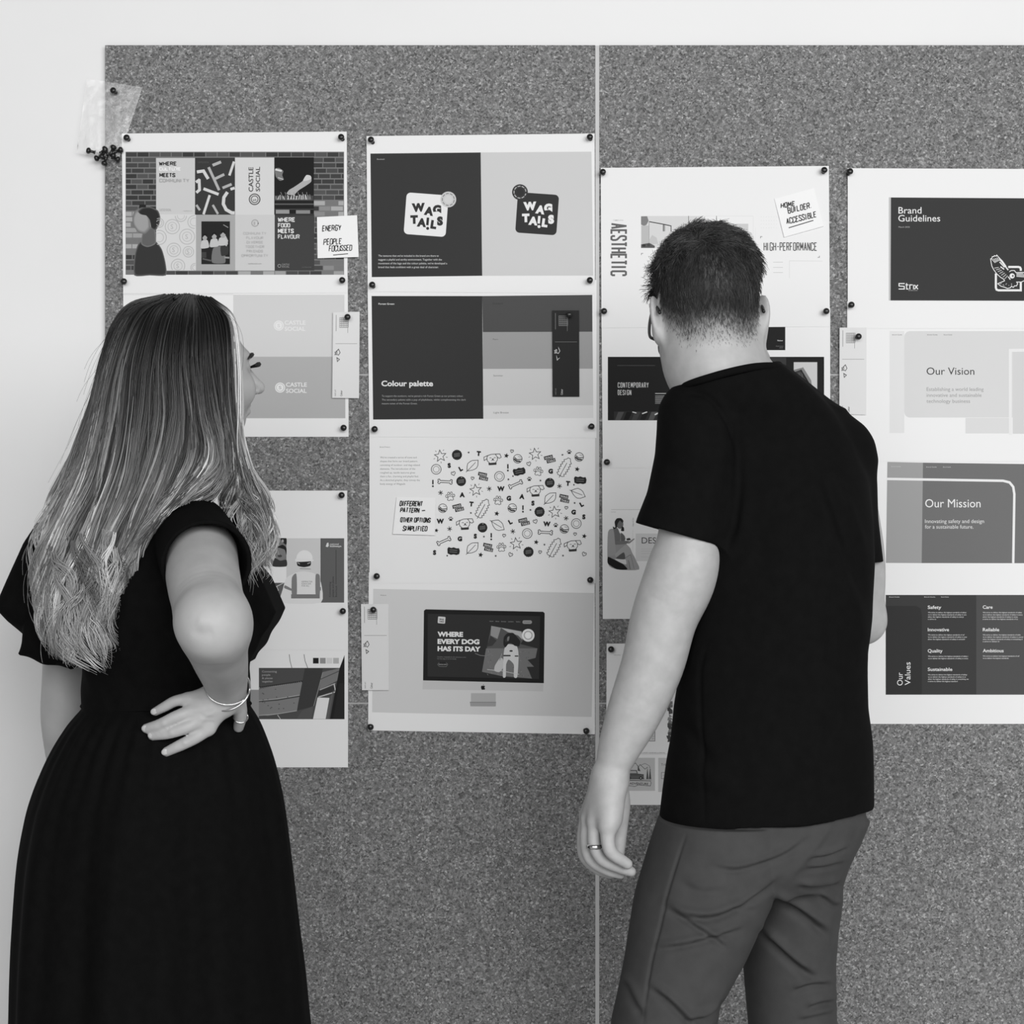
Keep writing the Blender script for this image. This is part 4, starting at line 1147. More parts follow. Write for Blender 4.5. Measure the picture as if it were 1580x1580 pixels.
# ------------------------------------------------------------------ narrow swatch cards
M_card = mat('card_paper', 0.70, 0.6, 0.2); M_cardD = mat('card_dark', lin(38), 0.6, 0.12)
def card(key, quad, m, label, dark=False, lvl=6.5):
    o = sheet(key, quad, lvl, label, m, 'swatch_card', 'card', 'narrow swatch cards pinned over the sheets', 0.0005)
    x0, y0 = quad[0]; w = quad[1][0] - x0; h = quad[3][1] - y0; sk = (quad[3][0] - x0) / h
    p = Print('card_print', o)
    g, l = (190, 120) if dark else (90, 140)
    X = lambda u, v: (x0 + u * w + sk * v * h, y0 + v * h)
    bg = 46 if dark else 205
    for j in range(6): p.line([X(.24, .065 + j * .022), X(.58, .065 + j * .022)], 1.0, l)
    for i in range(6): p.line([X(.25 + i * .065, .06), X(.25 + i * .065, .17)], .7, l)
    p.cut(); p.line([X(.12, .03), X(.12, .22)], .8, l).cut(); p.line([X(.1, .365), X(.92, .365)], .6, l); p.line([X(.56, .08), X(.56, .24)], .6, l)
    def pt(u, v): return X(u, v)
    p.cut(); p.line([pt(.16, .45), pt(.22, .43), pt(.28, .47), pt(.22, .50), pt(.16, .49)], 1.0, g, True); p.line([pt(.08, .46), pt(.14, .50)], 1, g); p.line([pt(.08, .50), pt(.14, .45)], 1, g)
    p.line([pt(.16, .53), pt(.26, .55), pt(.18, .575)], 1.0, g, True)
    p.cut(); a = pt(.38, .98); p.text('Colour', a[0], a[1], 3.2, g, 9, .02, -PI / 2); a = pt(.14, .98); p.text('swatch card', a[0], a[1], 2.4, l, 10, .01, -PI / 2)
    p.done(); return o
card('T1', [(514, 482), (555, 481), (554, 614.5), (512.5, 614)], M_card, 'pale narrow swatch card pinned right of the woman\'s face')
card('T2', [(852, 479), (893.5, 479), (894, 612), (852.5, 612)], M_cardD, 'dark narrow swatch card pinned on the sheet headed Colour palette', True)
card('T3', [(557, 932), (599.5, 932), (600, 1065), (558.5, 1065)], M_card, 'pale narrow swatch card at the left edge of the computer picture sheet')
card('T4', [(1295.5, 505.5), (1337, 505.5), (1336.5, 640), (1295, 639)], M_card, 'pale narrow swatch card left of the Our Vision sheet')

# ------------------------------------------------------------------ sticky notes
def note(key, quad, label, rows, wt, seed):
    o = sheet(key, quad, 5.6, label, M_note, 'sticky_note', 'note', 'handwritten sticky notes', 0.0004, 0.0012)
    # hand lettering follows the tilted note
    V = o.data.vertices
    rot = math.atan2(quad[1][1] - quad[0][1], quad[1][0] - quad[0][0])
    p = Print('handwriting', o)
    for i, r in enumerate(rows):
        if r[0] == '_': p.line([(r[1], r[2]), (r[3], r[4])], wt, 40)
        else: p.strokes(r[0], r[1], r[2], r[4], r[3], 34, wt, r[5] if len(r) > 5 else rot, .3, .06, seed + i, .12)
    p.done(); return o
note('N1', [(489, 335), (551, 332), (553.5, 396.5), (490, 398.5)], 'white sticky note reading ENERGY PEOPLE FOCUSSED, on the brick wall sheet',
     [('ENERGY', 497, 357, 29, 9), ('PEOPLE', 499, 378, 28, 9.5), ('FOCUSSED', 507, 388.5, 36, 9.5), ('_', 514, 393.5, 537, 391.5)], 1.15, 3)
note('N2', [(612, 767), (672, 768), (671, 826), (606, 824)], 'white sticky note reading DIFFERENT PATTERN, on the dog pattern sheet',
     [('DIFFERENT', 616, 781, 36, 8.5), ('PATTERN', 617, 791, 30, 8), ('_', 651, 788, 656, 787.5), ('OTHER OPTIONS', 617, 806, 47, 8), ('SIMPLIFIED', 621, 819.5, 38, 8.5)], 1.45, 11)
note('N3', [(1195, 307), (1256, 290), (1271, 349), (1210, 366)], 'tilted white sticky note reading HOME BUILDER, right of the hair of the man',
     [('HOME', 1205, 321.5, 22, 8, -.16), ('BUILDER.', 1216, 330, 39, 9.5, -.24), ('ACCESSIBLE', 1213.5, 346.5, 48, 9.5, -.24), ('_', 1217, 351.5, 1255, 340)], 1.25, 21)
# ------------------------------------------------------------------ push pins
M_pin = mat('black_plastic', 0.012, 0.28, 0.5)
M_steel = mat('steel', 0.55, 0.3, 0.5); M_steel.node_tree.nodes['Principled BSDF'].inputs['Metallic'].default_value = 1
def lathe(prof, n=16):
    V, F = [], []
    for r, h in prof:
        for j in range(n): V.append((r * math.cos(2 * PI * j / n), r * math.sin(2 * PI * j / n), h))
    for i in range(len(prof) - 1):
        for j in range(n): F.append((i * n + j, i * n + (j + 1) % n, (i + 1) * n + (j + 1) % n, (i + 1) * n + j))
    F.append(tuple(range(n))[::-1]); F.append(tuple((len(prof) - 1) * n + j for j in range(n)))
    return V, F
# local +z is the way the pin points into the board; grip is the ball end at negative z
GRIP = [(.0005, -.0170), (.0034, -.0166), (.0053, -.0150), (.0060, -.0128), (.0055, -.0106), (.0038, -.0092), (.0026, -.0080), (.0026, -.0040), (.0030, -.0020), (.0038, -.0010), (.0038, .0000), (.0006, .0001)]
def pin_mesh():
    V, F = lathe(GRIP)
    me = bpy.data.meshes.new('grip'); me.from_pydata(V, [], F)
    for p in me.polygons: p.use_smooth = True
    me.materials.append(M_pin)
    V, F = lathe([(.0006, 0), (.0006, .007), (.0001, .0095)], 8)
    ne = bpy.data.meshes.new('needle'); ne.from_pydata(V, [], F); ne.materials.append(M_steel)
    return me, ne
PIN_G, PIN_N = pin_mesh()
def pin(loc, direction, label, group='push pins on the board'):
    o = bpy.data.objects.new('push_pin', PIN_G); o.location = loc
    o.rotation_euler = Vector(direction).to_track_quat('Z', 'Y').to_euler(); link(o)
    tag(o, label, 'push pin', group)
    n = bpy.data.objects.new('needle', PIN_N); link(n, o)
    return o
def board_pin(px, py, surf, label, tx=None, tz=None):
    """px, py = where the ball shows; surf = y of the paper it sits on"""
    tx = rnd.uniform(-.25, .25) if tx is None else tx; tz = rnd.uniform(-.1, .3) if tz is None else tz
    d = Vector((tx * .5, 1, -tz * .5)).normalized()
    c = P(px, py, surf - .0138 * d.y)
    base = Vector(c) + d * .0138
    return pin(base, d, label)
def sy(k): return SHEETS[k]['_y']
PINS = [
 (174, 139, BOARD_Y - .002, 'black push pin holding the top of the clear plastic bag', .5, .4),
 (195, 212, sy('A1'), 'black push pin at the top left corner of the brick wall sheet', .2, .2),
 (526, 211, sy('A1'), 'black push pin at the top right corner of the brick wall sheet', .3, .3),
 (191, 434, sy('A1'), 'black push pin at the bottom left corner of the brick wall sheet', -.3, .1),
 (528, 432, sy('A1'), 'black push pin at the bottom right corner of the brick wall sheet', -.35, .15),
 (530, 660, sy('A2'), 'black push pin at the lower right corner of the sheet with two grey panels', 0, .1),
 (536, 489, sy('T1'), 'black push pin through the pale swatch card by the woman\'s face', 0, .1),
 (527, 764, sy('A3'), 'black push pin at the top right corner of the road worker sheet', -.2, .1),
 (529, 943, sy('A3'), 'black push pin at the bottom right corner of the road worker sheet', -.4, .1),
 (572, 215, sy('B1'), 'black push pin at the top left corner of the two logos sheet', .45, .5),
 (910, 211, sy('B1'), 'black push pin at the top right corner of the two logos sheet', .3, .2),
 (574, 439, sy('B1'), 'black push pin between the two logos sheet and the palette sheet, left side', .25, .3),
 (910, 432, sy('B1'), 'black push pin between the two logos sheet and the palette sheet, right side', .25, .2),
 (878, 485, sy('T2'), 'black push pin through the dark swatch card', .1, .2),
 (578, 662, sy('B2'), 'black push pin at the top left of the dog pattern sheet', -.1, .1),
 (913, 658, sy('B2'), 'black push pin at the top right of the dog pattern sheet', -.45, .05),
 (581, 889, sy('B3'), 'black push pin at the bottom left of the dog pattern sheet', .2, .2),
 (911, 895, sy('B3'), 'black push pin at the bottom right of the dog pattern sheet', -.3, 0),
 (576, 941, sy('T3'), 'black push pin through the pale card beside the computer picture', -.2, .1),
 (572, 1122, sy('B4'), 'black push pin at the bottom left of the computer picture sheet', -.5, -.1),
 (905, 1128, sy('B4'), 'black push pin at the bottom right of the computer picture sheet', -.35, .05),
 (930, 265, sy('Q1'), 'black push pin at the top left of the AESTHETIC sheet', .3, .1),
 (1272, 262, sy('Q1'), 'black push pin at the top right of the AESTHETIC sheet', .1, .25),
 (932, 480, sy('Q1'), 'black push pin at the bottom left of the AESTHETIC sheet', .1, 0),
 (1275, 480, sy('Q1'), 'black push pin at the bottom right of the AESTHETIC sheet', .2, 0),
 (936.5, 713, sy('Q2'), 'black push pin at the top left of the seated woman sheet', 0, .1),
 (943, 1002, sy('Q4'), 'black push pin at the top left of the van drawing sheet', 0, .1),
 (1312, 264, sy('D1'), 'black push pin at the top left of the Brand Guidelines sheet', -.2, .4),
 (1314, 470, sy('D1'), 'black push pin at the bottom left of the Brand Guidelines sheet', 0, .1),
 (1325, 519, sy('T4'), 'black push pin through the pale card beside the Our Vision sheet', 0, .1),
 (1312, 671, sy('D2'), 'black push pin at the lower left of the Our Vision sheet, just above the shoulder', .1, .2),
]
for q in PINS: board_pin(*q)

# ------------------------------------------------------------------ clear plastic bag of spare pins
def plastic():
    m = bpy.data.materials.new('clear_plastic'); m.use_nodes = True
    nt = m.node_tree; N = nt.nodes.new; Lk = nt.links.new
    for n in list(nt.nodes): nt.nodes.remove(n)
    out = N('ShaderNodeOutputMaterial'); a = N('ShaderNodeMixShader'); b = N('ShaderNodeMixShader')
    t = N('ShaderNodeBsdfTransparent'); t.inputs[0].default_value = (1, 1, 1, 1)
    g = N('ShaderNodeBsdfGlossy'); g.inputs['Roughness'].default_value = .22
    d = N('ShaderNodeBsdfDiffuse'); d.inputs[0].default_value = (.97, .97, .97, 1)
    fr = N('ShaderNodeFresnel'); fr.inputs['IOR'].default_value = 1.45
    tc = N('ShaderNodeTexCoord'); n = N('ShaderNodeTexNoise'); n.inputs['Scale'].default_value = 45; n.inputs['Detail'].default_value = 4; n.inputs['Distortion'].default_value = 1.2
    bp = N('ShaderNodeBump'); bp.inputs['Strength'].default_value = .35; bp.inputs['Distance'].default_value = .004
    Lk(tc.outputs['Object'], n.inputs['Vector']); Lk(n.outputs['Fac'], bp.inputs['Height'])
    Lk(bp.outputs[0], g.inputs['Normal']); Lk(bp.outputs[0], fr.inputs['Normal'])
    Lk(fr.outputs[0], b.inputs[0]); Lk(t.outputs[0], b.inputs[1]); Lk(g.outputs[0], b.inputs[2])
    a.inputs[0].default_value = .10
    Lk(b.outputs[0], a.inputs[1]); Lk(d.outputs[0], a.inputs[2]); Lk(a.outputs[0], out.inputs[0])
    return m
M_bag = plastic()
def bag():
    q = [(134, 121), (220, 135), (182, 249), (118, 236)]
    nx, nz = 22, 30; V = []; F = []
    for side in (0, 1):
        for j in range(nz + 1):
            v = j / nz
            for i in range(nx + 1):
                u = i / nx
                px = (q[0][0] * (1 - u) + q[1][0] * u) * (1 - v) + (q[3][0] * (1 - u) + q[2][0] * u) * v
                py = (q[0][1] * (1 - u) + q[1][1] * u) * (1 - v) + (q[3][1] * (1 - u) + q[2][1] * u) * v
                e = (1 - (2 * u - 1) ** 2)
                bul = (.002 + .011 * v ** 1.5 * e * (1 - v ** 14)) if side == 0 else 0
                w = (.0010 * math.sin(9 * u + 7 * v) + .0009 * math.sin(26 * u - 16 * v + 2) + .0013 * math.sin(38 * v * (1 - .3 * u) + 8 * u) * max(0, .45 - v) * 2) if side == 0 else 0
                V.append(P(px, py, BOARD_Y - .0012 - bul - abs(w)))
    n1 = (nx + 1) * (nz + 1)
    for s_ in (0, 1):
        for j in range(nz):
            for i in range(nx):
                a = s_ * n1 + j * (nx + 1) + i
                F.append((a, a + 1, a + nx + 2, a + nx + 1))
    o = mesh_np('plastic_bag', V, F, M_bag, None, P(172, 190, BOARD_Y - .004))
    tag(o, 'clear plastic bag of spare black pins hanging at the top left corner of the cork', 'bag')
bag()
for i, (px, py, d) in enumerate([(143, 234, (1, .1, -.25)), (153, 236, (-.6, .2, -.5)), (161, 232, (.3, .3, .8)), (166, 238, (-.8, .1, .2)), (170, 241, (.5, .2, -.7)), (158, 242, (.9, .1, .3)), (173, 236, (-.4, .2, -.8)), (180, 233, (-1, .1, -.3)), (164, 244, (.2, .2, .9)), (175, 244, (-.8, .1, .3))]):
    px, py = 163 + (px - 163) * .8, 239 + (py - 239) * .75
    pin(P(px, py, BOARD_Y - .0075 - .0005 * (i % 3)), d, 'spare black push pin lying in the heap at the bottom of the plastic bag', 'spare pins in the plastic bag')
# ------------------------------------------------------------------ materials of the people
M_skin = mat('skin', 0.40, 0.5, 0.35, (28, 0.06), (260, 0.12, 0.0006))
M_skin.node_tree.nodes['Principled BSDF'].inputs['Subsurface Weight'].default_value = 0.0
M_black = mat('black_fabric', 0.0040, 0.9, 0.06, (60, 0.15), (420, 0.3, 0.0005))
M_tee = mat('black_jersey', 0.0048, 0.9, 0.06, (60, 0.12), (520, 0.25, 0.0004))
M_hair = mat_attr('hair_strands', 0.42, 0.45)
M_nail = mat('nail', 0.50, 0.25, 0.5)
M_lash = mat('lashes', 0.012, 0.6)
M_silver = mat('silver', 0.75, 0.22, 0.5); M_silver.node_tree.nodes['Principled BSDF'].inputs['Metallic'].default_value = 1
M_shoe = mat('black_leather', 0.015, 0.4, 0.5)
M_sole = mat('rubber_sole', 0.25, 0.7, 0.3)

def shoe(name, parent, heel, toe_dir, loc, length=.27, w=.045):
    """low shoe standing on the floor"""
    h = np.array(heel, float); d = np.array(toe_dir, float); d /= np.linalg.norm(d)
    v = Vol(h - .33, h + .33, .004)
    q = lambda s_, z: h + d * s_ * length + np.array((0, 0, z))
    v.put(cap(q(.06, .05), q(.5, .042), .040, .044), .0)
    v.put(cap(q(.5, .036), q(.88, .030), .044, .032), .02)
    v.put(cap(q(.08, .06), q(.10, .11), .040, .043), .02)
    v.put((lambda X, Y, Z: Z - .006 + 0 * X + 0 * Y, h - .32, h + .32), 0, 's')
    V, F = v.mesh(2)
    o = mesh_np(name, V, F, M_shoe, parent, loc)
    n = 24; pts = []
    for i in range(n):
        t = 2 * PI * i / n; s_ = .47 + .53 * math.cos(t); ww = w * (1 + .08 * math.cos(t)) * math.sin(t)
        pts.append(h + d * s_ * length + np.array((-d[1], d[0], 0)) * ww)
    V = [p * np.array((1, 1, 0)) for p in pts] + [p * np.array((1, 1, 0)) + np.array((0, 0, .014)) for p in pts]
    me = bpy.data.meshes.new('sole')
    me.from_pydata([tuple(a - np.array(loc)) for a in V], [], [tuple(range(n))[::-1], tuple(range(n, 2 * n))] + [(i, (i + 1) % n, n + (i + 1) % n, n + i) for i in range(n)])
    me.materials.append(M_sole); link(bpy.data.objects.new('sole', me), o)

def strands_mesh(name, curves, radii, tones, parent, loc, m, nside=3):
    """all strands of one head of hair as one mesh; curves (n, k, 3), radii (n, k), tones (n, k)"""
    Cv = np.asarray(curves, float); n, k, _ = Cv.shape
    T = np.gradient(Cv, axis=1); T /= np.linalg.norm(T, axis=2, keepdims=True) + 1e-12
    up = np.array((0.31, 0.85, 0.42)); A = np.cross(T, up); A /= np.linalg.norm(A, axis=2, keepdims=True) + 1e-12
    B = np.cross(T, A); R = np.asarray(radii)[:, :, None]
    rings = [Cv + R * (math.cos(a) * A + math.sin(a) * B) for a in [2 * PI * j / nside for j in range(nside)]]
    V = np.stack(rings, 2).reshape(-1, 3)
    base = (np.arange(n)[:, None] * k + np.arange(k - 1)[None, :]) * nside
    F = np.concatenate([np.stack([base + j, base + (j + 1) % nside, base + nside + (j + 1) % nside, base + nside + j], -1).reshape(-1, 4) for j in range(nside)])
    return mesh_np(name, V, F, m, parent, loc, True, np.repeat(np.asarray(tones).reshape(-1), nside))

# ------------------------------------------------------------------ woman
WL = P(250, 790, -.58); WL[2] = 0.0
woman = empty('person', WL)
tag(woman, 'woman in a black dress with long wavy ombre hair, one hand on her hip', 'person')

def w_body():
    v = Vol((-.86, -1.02, 0.0), (-.28, -.22, 1.66), .0026)
    Y = -.58
    # trunk
    v.put(stack(rowsP([(1330, 130, 400, Y, .12), (1200, 120, 405, Y, .125), (1090, 138, 378, Y, .10), (1000, 140, 372, Y, .105), (900, 140, 350, Y, .115), (840, 130, 345, Y + .01, .10), (800, 165, 325, Y + .01, .075), (770, 205, 305, Y + .01, .055)])), .0)
    v.put(cap(P(262, 790, -.57), P(276, 655, -.585), .056, .052), .03)
    H = head(v, P(299, 577, -.585), euler(-1.0, -.13, 0), .90, True)
    # right arm, elbow towards the camera
    sh = P(310, 838, -.68); el = P(331, 962, -.905)
    v.put(chain([sh, P(312, 880, -.76), P(320, 925, -.845), el], [.053, .0525, .0495, .041]), .03)
    v.put(cap(P(311, 958, -.924), P(322, 964, -.920), .018, .022), .035)
    v.put(chain([el, P(336, 1000, -.845), P(346, 1040, -.75), P(352, 1070, -.700)], [.0405, .0410, .034, .027]), .045)
    # hand spread on the hip
    wr = P(350, 1068, -.705)
    kn = [P(322, 1124, -.716), P(308, 1113, -.721), P(296, 1097, -.721), P(290, 1078, -.716)]
    for q, r in zip(kn, (.0105, .0105, .010, .009)): v.put(cap(wr, q, .0170, r), .012)
    v.put(cap(P(345, 1085, -.708), P(318, 1095, -.714), .018, .014), .015)
    fing = [[kn[0], P(300, 1139, -.722), P(278, 1150, -.722), P(257, 1160, -.717)],
            [kn[1], P(285, 1123, -.727), P(260, 1131, -.725), P(236, 1135, -.717)],
            [kn[2], P(272, 1106, -.727), P(247, 1118, -.725), P(226, 1124, -.716)],
            [kn[3], P(270, 1082, -.720), P(255, 1090, -.719), P(240, 1098, -.713)]]
    for f, r in zip(fing, (.0092, .0094, .0092, .0082)): v.put(chain(f, [r * 1.1, r, r * .93, r * .78]), .004)
    v.put(chain([P(358, 1075, -.70), P(368, 1090, -.69), P(371, 1106, -.675), P(368, 1122, -.655)], [.015, .012, .0095, .008]), .008)
    # left arm hanging behind the skirt
    v.put(chain([P(135, 850, -.47), P(112, 950, -.44), P(100, 1045, -.43), P(99, 1110, -.42), P(104, 1190, -.40), P(112, 1262, -.39)], [.05, .044, .036, .037, .03, .024]), .02)
    w2 = P(112, 1262, -.39)
    for i in range(4):
        kk = w2 + np.array((.012 - .008 * i, -.03 + .02 * i, -.085)); v.put(cap(w2, kk, .016, .010), .012)
        v.put(chain([kk, kk + np.array((.006, 0, -.035)), kk + np.array((.016, 0, -.06)), kk + np.array((.028, 0, -.075))], [.009, .0082, .0078, .0066]), .004)
    v.put(chain([w2, w2 + np.array((.02, -.035, -.04)), w2 + np.array((.026, -.042, -.075)), w2 + np.array((.03, -.04, -.1))], [.014, .011, .009, .008]), .008)
    # legs under the skirt
    for hx, yy, sx in ((205, -.55, -.60), (320, -.60, -.46)):
        a = P(hx, 1300, yy); v.put(chain([a, np.array((sx, yy, .48)), np.array((sx, yy - .01, .30)), np.array((sx, yy, .09))], [.085, .055, .052, .036]), .03)
        v.put(cap((sx, yy - .01, .06), (sx + .10, yy + .10, .045), .036, .030), .02)
    V, F = v.mesh(2)
    N = normals(V, F)
    S = [([(296, 972), (312, 979), (332, 974)], 9, -.0022), ([(302, 955), (316, 959), (328, 956)], 12, .0015),
         ([(330, 1085), (305, 1080), (288, 1078)], 4, .0012), ([(333, 1090), (312, 1094), (293, 1097)], 4, .0012), ([(336, 1096), (318, 1106), (306, 1113)], 4, .0012),
         ([(308, 1102), (318, 1107), (330, 1108)], 2.5, -.0012), ([(312, 1118), (322, 1114), (332, 1116)], 2.5, -.0010),
         ([(282, 1142), (286, 1150)], 3, .0010), ([(262, 1126), (265, 1135)], 3, .0010), ([(250, 1112), (254, 1121)], 3, .0010)]
    V = V + N * near_lines(V, N, S, 0)[:, None]
    o = mesh_np('body', V, F, M_skin, woman, WL)
    for f in fing:
        a, b = np.array(f[-1]), np.array(f[-2]); d = (a - b) / np.linalg.norm(a - b)
        c = a + d * .0015 + np.array((0, -.0062, .0012)); s_ = np.cross(d, (0, 1, 0)); s_ /= np.linalg.norm(s_); up = np.cross(s_, d)
        Vn, Fn = [], []
        for i in range(7):
            for j in range(10):
                th_, ph_ = PI * i / 6, 2 * PI * j / 10
                Vn.append(c + d * .0058 * math.cos(th_) + s_ * .0050 * math.sin(th_) * math.cos(ph_) + up * .0016 * math.sin(th_) * math.sin(ph_))
        for i in range(6):
            for j in range(10): Fn.append((i * 10 + j, i * 10 + (j + 1) % 10, (i + 1) * 10 + (j + 1) % 10, (i + 1) * 10 + j))
        mesh_np('fingernail', Vn, Fn, M_nail, woman, WL)
    # eye, lashes and brow
    for sx in (-1, 1):
        c = H((sx * .032, .086, .001)); d = H((sx * .032, .107, .003)); e = H((sx * .050, .084, -.001))
        tube_obj('eyelashes', [H((sx * .018, .093, .001)), H((sx * .028, .1065, .004)), H((sx * .040, .104, .005)), H((sx * .052, .092, .004))], [.0012, .0036, .0040, .0016], M_lash, woman, 6, WL)
        Vb, Fb = tube([H((sx * .014, .098, .017)), H((sx * .030, .0985, .023)), H((sx * .045, .090, .022)), H((sx * .056, .078, .015))], [.0022, .0035, .003, .001], 6)
        tube_obj('eyebrow', [H((sx * .014, .098, .017)), H((sx * .030, .0985, .023)), H((sx * .045, .090, .022)), H((sx * .056, .078, .015))], [.0022, .0035, .003, .001], M_lash, woman, 6, WL)
    return H
# children of the person keep coordinates relative to its origin
def rel(o, parent, L):
    return o
HW = w_body()

def w_dress():
    Y = -.58
    v = Vol((-.93, -.86, .93), (-.29, -.36, 1.34), .0028)
    v.put(stack(rowsP([(1098, 131, 384, Y, .112), (1060, 130, 384, Y, .114), (1020, 131, 384, Y, .120), (960, 124, 382, Y, .126), (900, 112, 376, Y, .128), (850, 112, 362, Y + .01, .118), (815, 130, 345, Y + .01, .098), (790, 175, 322, Y + .01, .075), (778, 210, 305, Y + .01, .06)]), 2.3), 0)
    # right cap sleeve round the upper arm
    a, b = P(296, 826, -.63), P(321, 874, -.785)
    d = (b - a) / np.linalg.norm(b - a)
    f, lo, hi = cap(a, b + d * .02, .060, .066)
    cutp = b - d * .012
    v.put((lambda X, Yy, Z: np.maximum(f(X, Yy, Z), (X - cutp[0]) * d[0] + (Yy - cutp[1]) * d[1] + (Z - cutp[2]) * d[2]), lo, hi), .03)
    v.put(cap(b - d * .045, b + d * .05, .056, .062), .004, 's')
    # left flutter sleeve: two layers
    v.put(prism(polyP([(150, 800), (70, 806), (50, 836), (30, 880), (6, 934), (26, 956), (49, 977), (100, 985), (150, 940)], -.50), -.50, .075, .03), .012)
    v.put(prism(polyP([(150, 860), (80, 880), (52, 960), (43, 1006), (80, 1019), (124, 1028), (150, 985)], -.52), -.52, .07, .02), .006)
    # drape in front of the chest
    v.put(prism(polyP([(322, 786), (352, 784), (374, 800), (392, 868), (412, 892), (434, 941), (415, 976), (386, 1022), (350, 1020)], -.50), -.50, .07, .016), .012)
    V, F = v.mesh(3)
    N = normals(V, F)
    x, z = V[:, 0], V[:, 2]
    fold = .0016 * np.sin(150 * (x + .5 * z)) * np.exp(-((z - 1.06) / .06) ** 2)
    V = V + N * fold[:, None]
    dress = mesh_np('dress', V, F, M_black, woman, WL)
    # gathered skirt, lofted from waist to hem
    prof = [(1084, 130, 384), (1092, 128, 386), (1105, 117, 394), (1120, 105, 402), (1150, 86, 414), (1180, 71, 424), (1220, 55, 434), (1260, 44, 441), (1330, 33, 450), (1430, 27, 461), (1500, 25, 470), (1580, 24, 478), (1700, 18, 492), (1790, 14, 500)]
    pr = smooth_line(np.array(prof, float), 90); nA = 220; rng = np.random.RandomState(4)
    ph = rng.uniform(0, 2 * PI, 12); Vs = []
    th = np.arange(nA) * 2 * PI / nA
    for py, l, r in pr:
        t = (py - 1084) / 700.0
        c, hx = (l + r) / 2, (r - l) / 2
        bd = .113 + .15 * min(1, t * 1.15) ** .7
        g = 0.0045 * min(1, t * 14) * np.exp(-t * 5) * np.sin(34 * th + ph[0] + 1.2 * np.sin(3 * th))
        g = g + (.010 * min(1, t * 3)) * np.sin(9 * th + ph[1] + .8 * np.sin(2 * th + ph[2])) + .007 * min(1, t * 2) * np.sin(17 * th + ph[3] + 1.5 * t)
        g = g * (0.25 + 0.75 * np.abs(np.sin(th)) ** .7)
        for k in range(nA):
            ct, st = math.cos(th[k]), math.sin(th[k])
            q = P(c + hx * ct, py, Y + 0.0)
            Vs.append((q[0] + g[k] * ct * .4, Y + (bd + g[k]) * st, q[2]))
    nr = len(pr)
    Fs = [(i * nA + k, (i + 1) * nA + k, (i + 1) * nA + (k + 1) % nA, i * nA + (k + 1) % nA) for i in range(nr - 1) for k in range(nA)]
    sk = mesh_np('skirt', Vs, Fs, M_black, dress, WL)
    so = sk.modifiers.new('cloth', 'SOLIDIFY'); so.thickness = .0025
    # waist seam
    pts = [(P(257 + 128.5 * math.cos(t), 1087, Y)[0], Y + .1145 * math.sin(t), P(0, 1087, Y)[2]) for t in np.linspace(0, 2 * PI, 72)]
    tube_obj('waist_seam', pts, .0022, M_black, dress, 6, WL)
w_dress()

# bracelets and ring
def loop(c, ax, r1, r2, tubeR, name, n=40, e1=None):
    c = np.array(c); ax = np.array(ax, float); ax /= np.linalg.norm(ax)
    u = np.cross(ax, (0, 0, 1.0)); u /= np.linalg.norm(u); w = np.cross(ax, u)
    pts = [c + r1 * math.cos(t) * u + r2 * math.sin(t) * w for t in np.linspace(0, 2 * PI, n)]
    return tube_obj(name, pts, tubeR, M_silver, woman, 6, WL)
fa = P(352, 1070, -.700) - P(346, 1040, -.75)
loop(P(351, 1058, -.722), fa + np.array((-.012, 0, 0)), .033, .031, .0011, 'bracelet')
loop(P(352, 1066, -.712), fa + np.array((.018, 0, 0)), .034, .032, .0016, 'bangle')
loop(P(371, 1106, -.675), P(368, 1122, -.655) - P(371, 1106, -.675), .0108, .0108, .0011, 'thumb_ring', 20)

